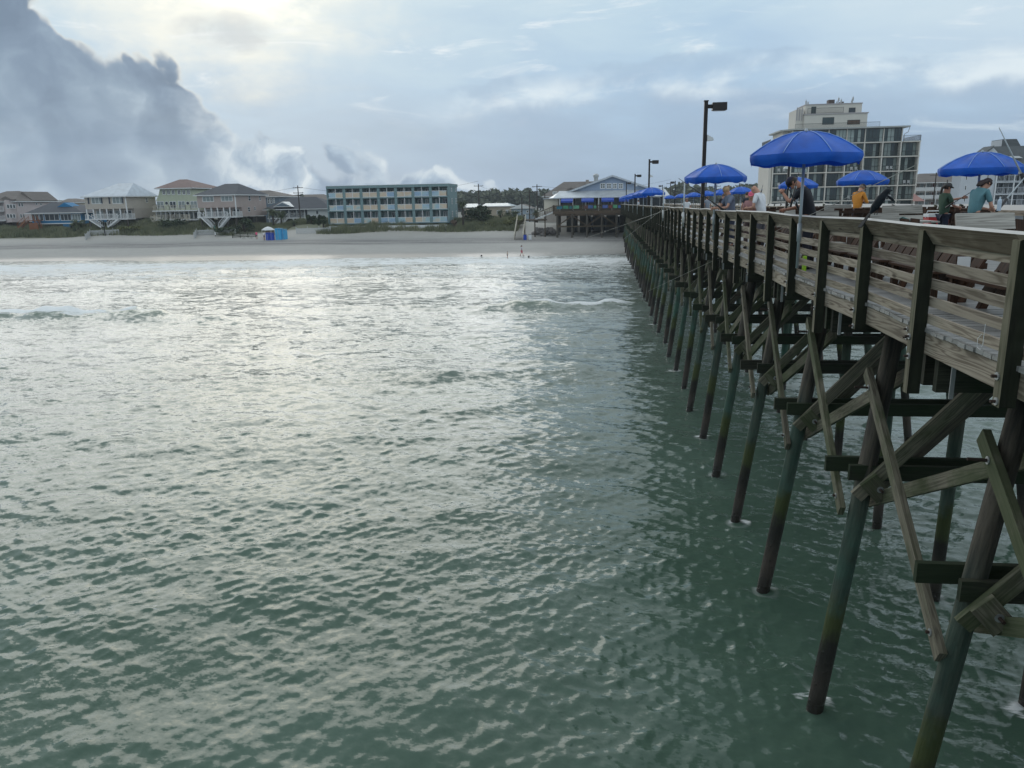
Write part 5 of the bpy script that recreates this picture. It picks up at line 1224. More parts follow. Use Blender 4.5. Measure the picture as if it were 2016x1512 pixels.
def bare_pole(label,px,ytop,Y):
    X=3.10; o=empty('rod_holder',(X,Y,zd(Y)),label,'pole'); H=fZ(px,ytop,Y)-zd(Y); mb=MB(); mb.smooth=True; mb.tube([(0,0,.3),(0,0,H)],.026,10); mb.build('pole',M_pipe,o); mb=MB(); mb.smooth=True; mb.tube([(0,0,.45),(0,0,.85)],.045,10); mb.build('pole_sleeve',M_white,o)
bare_pole('bare white pole on the left railing between the second and third umbrella',1343,358,31.); bare_pole('bare white pole on the left railing just right of the small umbrella',1306,368,41.5)
# ---------------------------------------------------------------- lamp posts
M_brz=plain('bronze_lamp',(.022,.018,.017),.45,.3)
def lamp(label,X,Y,H,arm):
    o=empty('lamp_post',(X,Y,zd(Y)),label,'lamp post','lamp posts along the pier')
    MB().box(-.06,.06,-.06,.06,-.2,H).build('pole',M_brz,o); MB().box(-.075,.075,-.075,.075,H,H+.03).build('pole_cap',M_brz,o)
    MB().box(*sorted((arm*.061,arm*.24)),-.04,.04,H-.22,H-.10).build('arm',M_brz,o)
    hd=MB(); a,b=sorted((arm*.20,arm*.66)); hd.hexa([((a,b)[i&1],(-.17,.17)[(i>>1)&1]*(1 if not i&4 else .8),(H-.29,H-.05)[(i>>2)&1]) for i in range(8)],(.5,.34,.2)); hd_=hd.build('lamp_head',M_brz,o)
    MB().box(a+.05,b-.05,-.13,.13,H-.305,H-.292).build('lens',M_glass,hd_)
    fl=MB(); z=H-1.13; fl.prism([(arm*.07,-.09,z+.08),(arm*.07,-.09,z-.12),(arm*.28,-.10,z-.10),(arm*.26,-.10,z-.02)][::int(arm)],(0,.19,0)); fl.build('floodlight',M_white,o)
lamp('tall dark lamp post behind the second umbrella, nearest on the pier',3.33,27.2,4.45,1); lamp('second lamp post on the left railing, beside the small umbrella',3.33,59.,4.3,1)
lamp('third lamp post on the left railing towards the shore',3.33,85.,4.15,1); lamp('fourth and farthest lamp post on the left railing',3.33,116.,4.15,1)
lamp('lamp post on the right railing behind the largest umbrella',10.45,46.7,4.2,-1); lamp('lamp post on the right railing behind the second umbrella',10.45,82.9,4.2,-1); lamp('small lamp post on the right railing with its head turned left',10.45,118.,4.2,-1); lamp('farthest lamp post on the right side, beside the restaurant roof',10.45,143.,4.2,-1)
# ---------------------------------------------------------------- benches, tables, chairs
W_bench=wood('wet_brown_wood',(.016,.009,.006),(.080,.038,.022),alg=.05,rough=.7); W_gbench=wood('grey_bench_wood',(.16,.15,.135),(.42,.405,.375),alg=.05,rough=.6)
def slat_bench():
    """seat facing -x, wide upright boards leaning back to +x; long side along y"""
    o=empty('bench',(0,0,0)); L=1.5
    for i in range(5):
        y=-L/2+.15+i*.30; MB().beam((.40,y,.16),(.78,y,.97),.255,.035,(-1,0,.5)).build('back_slat',W_bench,o)
    for i in range(3): MB().box(.02+i*.155,.16+i*.155,-L/2,L/2,.42,.455).build('seat_board',W_bench,o)
    for y in (-L/2+.1,L/2-.1):
        MB().box(.04,.12,y-.04,y+.04,0,.42).build('leg',W_bench,o); MB().beam((.40,y,0),(.56,y,.5),.07,.09,(1,0,0)).build('leg',W_bench,o)
    for z,x in ((.52,.585),(.86,.755)): MB().box(x,x+.05,-L/2+.02,L/2-.02,z-.04,z+.04).build('back_rail',W_bench,o)
    return o
def plank_bench(L=1.1):
    o=empty('bench',(0,0,0))
    MB().beam((-L/2,.0,.905),(L/2,.0,.905),.04,.25,(0,.40,1)).build('backrest',W_gbench,o)
    MB().beam((-L/2,-.09,.68),(L/2,-.09,.68),.04,.13,(0,.40,1)).build('back_board',W_gbench,o)
    for i in range(3): MB().box(-L/2,L/2,-.62+i*.155,-.48+i*.155,.42,.455).build('seat_board',W_gbench,o)
    for x in (-L/2+.06,L/2-.06):
        MB().beam((x,.09,1.0),(x,-.35,0.),.07,.09,(1,0,0)).build('leg',W_bench,o); MB().box(x-.035,x+.035,-.62,-.54,0,.42).build('leg',W_bench,o)
    for k in range(2): MB().beam((L/2+.10+k*.17,.03,.92),(L/2+.02+k*.17,-.25,.2),.15,.03,(0,1,.3)).build('end_slat',W_bench,o)
    return o
def table():
    o=empty('table',(0,0,0))
    for i in range(5): MB().box(-.45+i*.18,-.28+i*.18,-.6,.6,.70,.735).build('table_board',W_gbench,o)
    for x in (-.36,.36):
        for y in (-.48,.48): MB().box(x-.04,x+.04,y-.04,y+.04,0,.70).build('leg',W_bench,o)
    return o
SB,SB2,TB=slat_bench(),slat_bench(),table(); used=set()
for q in SB.children: q.scale=(1,1,.88)
def place(proto,x,y,rz,label,cat,group):
    o=proto if proto.name not in used else copy_tree(proto); used.add(proto.name); o.location=(x,y,zd(y)); o.rotation_euler=(0,0,rz); tag(o,label,cat,group); return o
gb='brown slatted benches on the pier'
ys=[7.0,8.75,10.6,12.5,14.4,16.3,18.2,20.2,22.2,25.4,28.9,33.,38.,43.,49.,56.,64.]
lb=['nearest brown slatted bench behind the railing, at the right edge','second brown slatted bench behind the railing, below the perched black bird','third brown bench behind the railing, right of the largest umbrella pole','brown bench behind the railing by the legs of the man in the black shirt']
for i,y in enumerate(ys): place(SB,3.95,y,0,lb[i] if i<4 else 'brown slatted bench against the left railing in the receding row','bench',gb if i<4 else 'brown benches in the far row at the left railing')
for i,(px,y,rz) in enumerate([(1816,25.6,-90),(1676,26.5,-90),(1729,28.,-90),(1917,24.5,-95),(1560,30.,-85),(1985,21.,180),(1610,36.,-90),(1500,34.,-90)]):
    place(SB2,atY(px,400,y).x,y,R_(rz),['upright brown slatted bench back left of the woman in the green hoodie','brown slatted bench back left of the angler in orange','brown slatted bench back just right of the angler in orange','brown slatted bench back in front of the person in teal','brown slatted bench back left of the man in the black shirt','brown slatted bench on the right side under the water bottle','far brown bench behind the man in the black shirt','brown bench behind the bald man in white'][i],'bench',gb)
gp_='grey plank backed benches on the pier deck'
for px,yt,Y,L,lab in ((1942,413,12.4,.82,'widest grey plank bench back, rightmost above the railing'),(1744,411,14.,.46,'grey plank bench back behind the perched black bird'),(1629,410,15.6,.44,'grey plank bench back right of the man in the black shirt'),(1778,396,24.,1.1,'grey plank bench far back near the right rail, beside the second black bird'),(1548,412,20.,.45,'grey plank bench back left of the man in the black shirt'),(1650,404,31.,1.,'small grey plank bench far back left of the angler in orange')):
    o=plank_bench(L); o.location=(atY(px,yt,Y).x,Y,zd(Y)); tag(o,lab,'bench',gp_)
gt='wooden tables on the pier deck'
for x,y,lab in ((5.6,9.4,'wooden table behind the railing at the right edge'),(5.8,14.,'wooden table beside the perched black bird'),(7.,19.,'grey table in the middle of the deck behind the green chairs'),(6.2,24.,'wooden table behind the bald man'),(7.6,33.,'wooden table left of the angler in orange'),(6.,40.,'far wooden table in the middle of the pier')):
    place(TB,x,y,0,lab,'table',gt)
M_gch=plain('green_plastic',(.018,.085,.075),.4,0,.1)
def chair():
    o=empty('plastic_chair',(0,0,0)); MB().box(-.23,.23,-.22,.22,.40,.43).build('seat',M_gch,o)
    fr=[(-.24,-.20,.43),(-.25,-.27,.66),(-.17,-.31,.80),(0,-.33,.85),(.17,-.31,.80),(.25,-.27,.66),(.24,-.20,.43)]
    mb=MB(); mb.smooth=True; mb.tube(fr,.018,6); mb.build('back_frame',M_gch,o)
    for i in range(7):
        x=-.18+.06*i; MB().beam((x,-.21,.43),(x*.9,-.315,.80-abs(x)*.35),.024,.012,(0,1,0)).build('back_slat',M_gch,o)
    for sx in (-1,1):
        mb=MB(); mb.smooth=True; mb.tube([(sx*.25,-.27,.64),(sx*.28,.0,.64),(sx*.26,.20,.60),(sx*.24,.24,.0)],.02,6); mb.build('armrest',M_gch,o)
        MB().tube([(sx*.22,-.2,.41),(sx*.25,-.27,0)],.02,6).build('leg',M_gch,o)
    return o
CH=chair()
for x,y,rz,lab in ((6.1,17.6,.5,'green plastic chair with fan back left of the perched black bird'),(6.55,17.4,-1.2,'green plastic chair partly hidden by the perched black bird'),(5.75,17.9,1.2,'green plastic chair seen edge-on, leftmost of the group'),(7.35,16.2,.3,'green plastic chair below the woman in the green hoodie')):
    place(CH,x,y,rz,lab,'chair','green plastic chairs')
# small things on deck
def boxcooler(label,x,y,z,body,lid,w_=.5,h=.34,cat='cooler'):
    o=empty('cooler',(x,y,z),label,cat); MB().box(-w_/2,w_/2,-.17,.17,0,h).build('tub',body,o); MB().box(-w_/2-.01,w_/2+.01,-.18,.18,h+.002,h+.08).build('lid',lid,o)
    mb=MB(); mb.tube([(-w_/2-.02,0,h-.02),(-w_/2+.02,0,h+.15),(w_/2-.02,0,h+.15),(w_/2+.02,0,h-.02)],.012,6); mb.build('handle',M_white,o)
c_=atY(1845,412,21.5); boxcooler('small red cooler with a white lid beside the woman in the green hoodie',c_.x,21.5,zd(19)+.40,plain('red_plastic',(.45,.03,.03),.4),M_white)
bottle=empty('water_bottle',(0,0,0),'clear water bottle standing on the right, beside the white fishing rod','bottle'); P_=atY(1966,415,14.8); bottle.location=(P_.x,14.8,P_.z)
MB().lathe((0,0,0),[(0,0),(.032,0),(.034,.02),(.033,.14),(.028,.18),(.012,.21),(.012,.225)],14).build('body',plain('clear_plastic',(.50,.60,.70),.15),bottle); MB().lathe((0,0,.226),[(.014,0),(.014,.018),(0,.018)],12).build('cap',M_white,bottle)
P_=atX(1897,520,4.35); o=empty('sign_board',(P_.x,P_.y,P_.z),'white card fixed behind the railing at the right edge','sign'); MB().box(-.075,.075,-.004,.004,-.10,.09).build('card',M_white,o); MB().box(-.085,.085,.005,.02,-.72,.10).build('backing',W_bench,o)
P_=atX(1580,527,3.45); o=bx(P_.x,P_.x+.05,P_.y-.05,P_.y+.05,P_.z-.2,P_.z+.2).build('tape_roll',plain('lime_plastic',(.42,.75,.03),.5)); tag(o,'lime green strip behind the railing below the largest umbrella','marker')
# ---------------------------------------------------------------- people
def skinmesh(name,V,Ed,mat,parent,sub=2,extra=None):
    me=bpy.data.meshes.new('t'); me.from_pydata([v[0] for v in V],Ed,[]); ob=bpy.data.objects.new('t',me); COL.objects.link(ob)
    md=ob.modifiers.new('s','SKIN'); md.use_smooth_shade=True
    sl_=me.skin_vertices[0].data
    for i,v in enumerate(V): r=v[1] if hasattr(v[1],'__len__') else (v[1],v[1]); sl_[i].radius=r; sl_[i].use_root=(i==0)
    s2=ob.modifiers.new('u','SUBSURF'); s2.levels=sub; s2.render_levels=sub
    dg=bpy.context.evaluated_depsgraph_get(); dg.update(); nm=bpy.data.meshes.new_from_object(ob.evaluated_get(dg)); bpy.data.objects.remove(ob); bpy.data.meshes.remove(me)
    nm.name=name
    if extra:
        bm=bmesh.new(); bm.from_mesh(nm); t=bpy.data.meshes.new('x'); t.from_pydata(extra.v,[],extra.f); bm.from_mesh(t); bm.to_mesh(nm); bm.free(); bpy.data.meshes.remove(t)
    nm.polygons.foreach_set('use_smooth',[True]*len(nm.polygons)); nm.materials.clear(); nm.materials.append(mat)
    o=bpy.data.objects.new(name,nm); COL.objects.link(o); o.parent=parent; return o
M_skin=plain('skin_light',(.50,.27,.19),.5,0,.06); M_skin2=plain('skin_tan',(.36,.17,.11),.5,0,.08)
def hand(mb,wr,d,pn,s=1.,curl=.5):
    """palm and five bent fingers at the wrist; d pointing direction, pn palm normal"""
    d=Vector(d).normalized(); pn=Vector(pn); pn=(pn-d*pn.dot(d)).normalized(); sd=d.cross(pn); wr=Vector(wr)
    mb.smooth=True; mb.tube([wr,wr+d*.045*s,wr+d*.088*s],[.030*s,.036*s,.032*s],8)
    for i,(o_,L) in enumerate(((-.030,.062),(-.010,.074),(.011,.070),(.030,.054))):
        b=wr+d*.084*s+sd*o_*s; a=b+(d*math.cos(curl)+pn*math.sin(curl))*L*.5*s; c=a+(d*math.cos(curl*2.1)+pn*math.sin(curl*2.1))*L*.5*s
        mb.tube([b,a,c],[.0095*s,.009*s,.0075*s],6)
    b=wr+d*.03*s-sd*.03*s; a=b+(d*.7-sd*.7).normalized()*.035*s; mb.tube([b,a,a+(d*.9+pn*.4-sd*.1).normalized()*.032*s],[.012*s,.011*s,.009*s],6)
def person(label,loc,rz=0.,h=1.75,shirt=(.5,.5,.5),pants=(.02,.02,.03),hair=(.05,.03,.02),skin=None,lean=0.,head=(0,0),arms=None,legs=None,long_sleeve=False,hat=None,hairstyle='short',shorts=False,female=False,group=None,seat=None):
    """local +y is the way the person faces; arms: ((elbow),(wrist)) for left(-x) and right(+x), measured after the lean"""
    skin=skin or M_skin; k=h/1.75; o=empty('person',loc,label,'person',group,rz); W_=.19 if not female else .165
    pz=.93
    def L(x,y,z): # lean the upper body about the hips
        yy,zz=y,z-pz; return (x*k,(yy*math.cos(lean)+zz*math.sin(lean))*k,(pz+zz*math.cos(lean)-yy*math.sin(lean))*k)
    if arms is None: arms=(((-.25,-.02,1.15),(-.25,.08,.90)),((.25,-.02,1.15),(.25,.08,.90)))
    A=[[tuple(c*k for c in q) for q in a] for a in arms]
    if arms and len(arms)==2 and arms[0][0][2]==1.15 and lean: A=[[L(*q) for q in a] for a in arms]
    if legs is None: legs=(((-.10,.03,.50),(-.11,-.02,.08)),((.10,.03,.50),(.11,-.02,.08)))
    Lg=[[tuple(c*k for c in q) for q in a] for a in legs]
    hx,hy=head; N=Vector(L(0,.0,1.47)); Hc=Vector(L(0,.03,1.60))+Vector((hx,hy,-abs(hy)*.3))*k; up_=(Hc-N).normalized()
    fwd=Vector((hx*1.5,1.,-.25 if hy>0.02 else 0.)); fwd=(fwd-up_*fwd.dot(up_)).normalized()
    V=[(L(0,0,.95),(.120*k,.090*k)),(L(0,.0,1.13),(.100*k,.072*k)),(L(0,.012,1.32),(.110*k,.062*k)),(N-up_*.02,(.06*k,.06*k)),(Hc-up_*.045*k,(.062*k,.072*k)),(Hc+up_*.03*k,(.076*k,.092*k)),(Hc+up_*.085*k,(.058*k,.07*k)),(Hc-up_*.01*k+fwd*.105*k,(.013*k,.016*k))]
    E_=[(0,1),(1,2),(2,3),(3,4),(4,5),(5,6),(4,7)]
    ex=MB(); ex.smooth=True
    for i,s_ in enumerate((-1,1)):
        b=len(V); V+=[(L(s_*W_,.012,1.40),.042*k),(A[i][0],.040*k),(A[i][1],.026*k)]; E_+=[(2,b),(b,b+1),(b+1,b+2)]
        b=len(V); V+=[(tuple(c*k for c in (s_*.09,0,.88)),.085*k),(Lg[i][0],.056*k),(Lg[i][1],.038*k),((Lg[i][1][0]+s_*.015,Lg[i][1][1]+.13*k,.035*k+(Lg[i][1][2]-.08*k)),.034*k)]; E_+=[(0,b),(b,b+1),(b+1,b+2),(b+2,b+3)]
        e,w_=Vector(A[i][0]),Vector(A[i][1]); hand(ex,w_,(w_-e),Vector((-s_,.25,-.3)),k)
        ear=Hc+Vector((s_*.078,-.005,0))*k; ex.tube([ear-Vector((0,0,.028))*k,ear+Vector((s_*.012,-.008,.0))*k,ear+Vector((0,0,.03))*k],[.008*k,.014*k,.009*k],6)
    bd=skinmesh('body',V,E_,skin,o,2,ex)
    side=fwd.cross(Vector((0,0,1))).normalized(); fz=MB(); fz.smooth=True
    for s_ in (-1,1):
        q=Hc+fwd*.083*k+side*s_*.030*k+up_*.022*k; fz=MB(); fz.smooth=True; fz.lathe(q-Vector((0,0,.006)),[(0,0),(.009,.003),(.010,.007),(.007,.011),(0,.013)],8); fz.build('eye',plain('eye_dark',(.02,.02,.02),.3),o)
    q=Hc+fwd*.083*k-up_*.052*k; fz=MB(); fz.tube([q-side*.022*k,q+fwd*.008*k,q+side*.022*k],[.004,.007,.004],6); fz.build('mouth',plain('lip_tone',(.30,.10,.09),.5),o)
    # shirt
    sm=plain('cloth_%d_%d_%d'%tuple(int(c*255) for c in shirt),shirt,.85,0,.14,9.); g1=1.13
    V=[(L(0,0,.84),(.158*k,.128*k)),(L(0,.0,1.10),(.148*k,.120*k)),(L(0,-.012,1.32),(.172*k,.138*k)),(L(0,0,1.47),(.105*k,.098*k))]; E_=[(0,1),(1,2),(2,3)]
    for i,s_ in enumerate((-1,1)):
        S=Vector(L(s_*W_,-.01,1.41)); e=Vector(A[i][0]); w_=Vector(A[i][1]); b=len(V)
        if long_sleeve: V+=[(S,.066*k),(e,.052*k),(w_+(e-w_)*.08,.038*k)]; E_+=[(2,b),(b,b+1),(b+1,b+2)]
        else: V+=[(S,.068*k),(S+(e-S)*.72,.058*k)]; E_+=[(2,b),(b,b+1)]
    skinmesh('shirt',V,E_,sm,o)
    pm=plain('cloth_%d_%d_%d'%tuple(int(c*255) for c in pants),pants,.85,0,.14,9.)
    V=[(tuple(c*k for c in (0,0,.93)),(.138*k,.108*k))]; E_=[]
    for i,s_ in enumerate((-1,1)):
        b=len(V); kn=Vector(Lg[i][0]); an=Vector(Lg[i][1]); hp=Vector((s_*.09,0,.86))*k
        if shorts: V+=[(hp,.098*k),(kn+(hp-kn)*.12,.082*k)]; E_+=[(0,b),(b,b+1)]
        else: V+=[(hp,.096*k),(kn,.070*k),(an+Vector((0,0,.02)),.056*k)]; E_+=[(0,b),(b,b+1),(b+1,b+2)]
    skinmesh('shorts' if shorts else 'trousers',V,E_,pm,o)
    for i,s_ in enumerate((-1,1)):
        an=Vector(Lg[i][1]); mb=MB(); mb.smooth=True; mb.tube([an+Vector((0,-.06,-.035))*k,an+Vector((0,.02,-.03))*k,an+Vector((s_*.01,.12,-.045))*k,an+Vector((s_*.012,.18,-.05))*k],[.036*k,.047*k,.043*k,.025*k],8); mb.build('shoe',M_black,o)
    if hairstyle!='bald':
        hm=plain('hair_%d'%int(hair[0]*999),hair,.6,0,.25,30.); c0=Hc+up_*.035*k-fwd*.012*k; mb=MB(); mb.smooth=True; n=14
        for ph in range(0,9):
            a=math.pi/2-ph*(math.pi*.76)/8; 
            for j in range(n):
                th=2*math.pi*j/n; dv=fwd*math.cos(th)+side*math.sin(th); fr=max(0,math.cos(th)); a2=a if a>0 else a*(1-fr*1.0); rr=(.094+.010*math.sin(j*3.1+ph*1.7))*k
                pt=c0+(dv*math.cos(a2)*(1.0 if fr<.5 else 1.02)+up_*math.sin(a2)*.98)*rr; mb.v.append(tuple(pt))
        for ph in range(8):
            for j in range(n): j2=(j+1)%n; mb.face([ph*n+j,ph*n+j2,(ph+1)*n+j2,(ph+1)*n+j],[(0,0)]*4,(0,0))
        mb.build('hair',hm,o)
        if hairstyle in('tail','bun'):
            b=Hc-fwd*.09*k+up_*.02*k; mb=MB(); mb.smooth=True
            mb.tube([b,b-fwd*.05*k-up_*.04*k,b-fwd*.05*k-up_*.13*k,b-fwd*.03*k-up_*.2*k] if hairstyle=='tail' else [b+up_*.03,b-fwd*.03*k+up_*.04*k,b-fwd*.06*k+up_*.03*k],[.028*k,.035*k,.028*k,.01*k] if hairstyle=='tail' else [.02,.045*k,.02],8); mb.build('ponytail' if hairstyle=='tail' else 'bun',hm,o)
        if hairstyle=='long':
            mb=MB(); mb.smooth=True
            for q in (-.06,-.03,0,.03,.06): b=Hc-fwd*.06*k+side*q*k; mb.tube([b+up_*.03,b-fwd*.045*k-up_*.06*k,b-fwd*.04*k-up_*.17*k],[.035*k,.04*k,.022*k],8)
            mb.build('hair_length',hm,o)
    if hat:
        hm=plain('cap_%d_%d'%(int(hat[0]*255),int(hat[2]*255)),hat[:3],.8); c0=Hc+up_*.05*k; mb=MB(); mb.smooth=True; n=16; bd_=-1 if len(hat)>3 else 1
        for ph in range(6):
            a=ph*(math.pi/2)/5
            for j in range(n): th=2*math.pi*j/n; mb.v.append(tuple(c0+((fwd*math.cos(th)+side*math.sin(th))*math.cos(a)+up_*math.sin(a)*.95)*.104*k))
        for ph in range(5):
            for j in range(n): j2=(j+1)%n; mb.face([ph*n+j,ph*n+j2,(ph+1)*n+j2,(ph+1)*n+j],[(0,0)]*4,(0,0))
        cp=mb.build('cap',hm,o); f2=fwd*bd_
        MB().prism([c0+f2*.085*k-side*.075*k,c0+f2*.145*k-side*.045*k-up_*.015,c0+f2*.158*k-up_*.02,c0+f2*.145*k+side*.045*k-up_*.015,c0+f2*.085*k+side*.075*k],up_*.009).build('visor',hm,cp)
    return o
def stand(px,Y): return (atY(px,400,Y).x,Y,zd(Y))
# the anglers and strollers on the pier
person('man in black t-shirt and dark cap bending over his rod beside the largest umbrella',stand(1597,14.9),R_(62),1.78,(.006,.007,.012),(.02,.02,.03),skin=M_skin2,lean=.30,head=(-.0,.10),arms=(((-.29,.30,1.20),(-.14,.47,1.36)),((.30,.24,1.12),(.14,.48,1.06))),hat=(.015,.015,.035),hair=(.03,.02,.015))
person('bald man in a white t-shirt looking down, left of the largest umbrella',stand(1501,21.),R_(55),1.74,(.72,.74,.77),(.10,.10,.12),lean=.22,head=(0,.06),hairstyle='bald',arms=(((-.27,.12,1.10),(-.12,.36,1.08)),((.27,.14,1.10),(.10,.38,1.05))))
person('blonde woman in a grey t-shirt leaning her forearms on the railing',stand(1441,22.),R_(105),1.70,(.17,.20,.27),(.05,.06,.10),female=True,lean=.20,arms=(((-.24,.24,1.12),(.02,.46,1.10)),((.24,.26,1.12),(.10,.50,1.10))),hair=(.50,.34,.20),hairstyle='bun',head=(0,.02))
person('child in a pink cap and patterned pink top beside the bald man',stand(1479,21.5),R_(160),1.50,(.42,.22,.22),(.12,.08,.08),hat=(.75,.16,.24),hair=(.35,.2,.1),female=True)
person('man in a dark grey shirt seen from behind, right of the blonde woman',stand(1471,36.),R_(15),1.66,(.035,.04,.05),(.03,.03,.04),hair=(.06,.04,.03))
person('man in a black shirt left of the blonde woman',stand(1424,41.),R_(200),1.64,(.012,.012,.018),(.03,.03,.04),hair=(.10,.07,.05))
person('person in a grey-blue shirt behind the dark lamp post',stand(1393,52.),R_(20),1.60,(.24,.27,.33),(.15,.15,.18),hair=(.12,.08,.06))
person('man in a white shirt seated low, left of the lamp post',stand(1352,44.),R_(185),1.50,(.70,.73,.76),(.08,.08,.1),skin=M_skin2,hair=(.25,.2,.17))
person('tiny person in a pale shirt far along the pier by the restaurant',stand(1257,82.),R_(100),1.55,(.5,.55,.6),(.1,.1,.12),hair=(.05,.04,.03))
person('angler in an orange shirt and dark cap in front of the tower',stand(1688,27.),R_(-60),1.76,(.62,.25,.035),(.012,.016,.03),lean=.10,long_sleeve=True,hat=(.02,.02,.03),arms=(((-.27,.10,1.14),(-.08,.34,1.16)),((.27,.12,1.12),(.08,.36,1.14))),hair=(.2,.15,.12),head=(0,.05))
person('woman in a dark green hoodie and cap stretching her arm to the right',stand(1860,20.5),R_(-80),1.62,(.045,.085,.055),(.015,.02,.04),female=True,skin=M_skin2,arms=(((-.24,.26,1.28),(-.16,.56,1.34)),((.25,.10,1.14),(.10,.34,1.10))),hat=(.05,.05,.05),hair=(.03,.02,.015),hairstyle='tail',long_sleeve=False)
person('person in a teal t-shirt with dark wavy hair, hunched under the right umbrella',stand(1918,18.),R_(-72),1.70,(.10,.22,.25),(.02,.02,.03),lean=.28,head=(0,.05),hair=(.035,.02,.018),hairstyle='long',arms=(((-.26,.22,1.05),(-.06,.44,1.0)),((.26,.22,1.05),(.08,.44,1.0))))
pw=atZ(1027,504.5,.02); person('woman in pink shorts walking along the wet sand',(pw.x,pw.y,max(-.02,lz(pw.x,pw.y))),R_(-95),1.66,(.55,.55,.60),(.65,.13,.20),shorts=True,female=True,hair=(.05,.03,.02),hairstyle='long',legs=(((-.10,.16,.50),(-.10,.22,.08)),((.10,-.04,.50),(.10,-.24,.14))))
pw=atZ(999,508,.0); person('small child standing at the edge of the surf',(pw.x,pw.y,-.03),R_(-60),1.02,(.62,.50,.40),(.05,.07,.10),shorts=True,hair=(.02,.015,.01))
def beachp(px,Y,**k): x=fX(px,Y); return (x,Y,lz(x,Y))
person('person in a hot pink shirt on the sand left of the blue boxes',beachp(501,149),R_(200),1.55,(.85,.10,.25),(.1,.1,.12),shorts=True,hair=(.1,.06,.04))
person('person in a white shirt standing by the dark blue boxes on the beach',beachp(516,147),R_(150),1.70,(.75,.76,.78),(.15,.15,.2),shorts=True,hair=(.1,.08,.05))
person('person in a white shirt on the middle balcony of the teal motel',(fX(690,159.2),159.2,fl[1]),R_(180),1.7,(.75,.75,.75),(.2,.2,.2),hair=(.1,.1,.1))
# ---------------------------------------------------------------- birds
M_bird=plain('black_feathers',(.004,.008,.012),.55,0,.4,20.,.15)
def bird(label,P,rz,s=1.,pitch=.85):
    o=empty('bird',P,label,'bird',None,rz)
    d=Vector((math.cos(pitch),0,math.sin(pitch)))
    c0=Vector((0,0,.09))*s; V=[(c0,.040*s),(c0+d*.06*s,.044*s),(c0+d*.115*s,.028*s),(c0+d*.155*s+Vector((.010,0,0)),.030*s),(c0+d*.155*s+Vector((.032,0,-.002))*s,.012*s),(c0+d*.155*s+Vector((.062,0,-.004))*s,.003*s),(c0-d*.05*s,.026*s),(c0-d*.10*s,.012*s)]
    V=[(tuple(v[0]),v[1]) for v in V]
    skinmesh('body',V,[(0,1),(1,2),(2,3),(3,4),(4,5),(0,6),(6,7)],M_bird,o)
    t=c0-d*.08*s; n=Vector((-d.z,0,d.x)); MB().prism([t-Vector((0,.012,0))*s,t+Vector((0,.012,0))*s,t-d*.17*s+Vector((0,.026,0))*s,t-d*.17*s-Vector((0,.026,0))*s],n*.008*s).build('tail',M_bird,o)
    for sy in (-1,1):
        w0=c0+d*.075*s+Vector((0,sy*.036,0))*s; MB().prism([w0,w0-d*.05*s+n*.010*s,w0-d*.11*s,w0-d*.05*s-n*.010*s],(0,sy*.012*s,0)).build('wing',M_bird,o)
        MB().tube([(0.0,sy*.016*s,.0),(.006*s,sy*.016*s,.045*s),(0,sy*.014*s,.075*s)],.0035*s,5).build('leg',M_black,o)
    return o
P_=atX(1723,434,3.17); bird('glossy black bird perched on the near railing cap, tail hanging down',(3.17,P_.y,zd(P_.y)+1.072),R_(20),1.3,.92)
P_=atY(1757,397,24.); bird('second black bird perched on the far right railing',(XR-.03,atX(1757,397,XR).y,zd(26)+1.07),R_(150),1.3,.7)
# ---------------------------------------------------------------- rods and lines
M_line=plain('fishing_line',(.30,.31,.26),.3,0,0)
def rod(label,p,q,r0=.012,r1=.004,mat=M_black):
    p=Vector(p);q=Vector(q); o=empty('fishing_rod',p,label,'fishing rod'); d=q-p; mb=MB(); mb.smooth=True; mb.tube([Vector((0,0,0)),d*.5,d],[r0,(r0+r1)/2,r1],8); mb.build('blank',mat,o)
    dn=d.normalized(); mb=MB(); mb.smooth=True; mb.tube([-dn*.15,dn*.22],r0*1.7,8); mb.build('handle',M_black,o); mb=MB(); mb.tube([dn*.28+Vector((0,0,-.015)),dn*.28+Vector((0,0,-.06))],.022,8); mb.build('reel',M_bolt,o)
    for t in (.4,.6,.8,.98): mb=MB(); mb.tube([d*t,d*t-Vector((0,0,.03))],.004,5); mb.build('line_guide',M_bolt,o)
def line(label,p,q,r=.004,sag=0.):
    p=Vector(p);q=Vector(q); mb=MB(); mb.tube([p+(q-p)*(i/12)-Vector((0,0,4*sag*(i/12)*(1-i/12))) for i in range(13)],r,4); tag(mb.build('fishing_line',M_line),label,'fishing line')
rod('dark fishing rod in the hands of the man in the black shirt',atY(1571,409,14.0),atY(1546,357,13.2))
rod('dark rod leaning up behind the head of the man in the black shirt',atY(1560,392,13.9),atY(1574,333,14.2),.010,.004)
rod('long rod slanting over the railing left of the blonde woman',atY(1416,407,20.6),atY(1336,351,21.5),.014,.006)
rod('thin rod slanting above the bald man',atY(1495,390,24.),atY(1502,364,24.),.01,.004)
rod('white surf rod rising above the grey condominium at the right edge',atY(2020,362,16.),atY(1967,251,16.),.022,.008,M_pipe)
rod('white rod leaning on the right rail beside the water bottle',atY(1970,406,15.5),atY(2020,346,16.),.016,.010,M_pipe)
rod('white rod lying along the right railing towards the second black bird',atY(1690,399,27.5),atY(1752,394,26.5),.018,.010,M_pipe)
rod('dark rod held by the woman in the green hoodie',atY(1868,405,20.),atY(1912,378,19.),.012,.006)
line('long fishing line crossing in front of the railing down to the surf',atY(1802,326,9.),atZ(1268,577,.05),.0045); line('fishing line running left from the railing towards the beach',atX(1319,411,3.1),atY(1150,470,95.),.006,.0)
line('second fishing line running down from the railing to the wet sand',atX(1303,413,3.1),atY(1187,502,100.),.006)
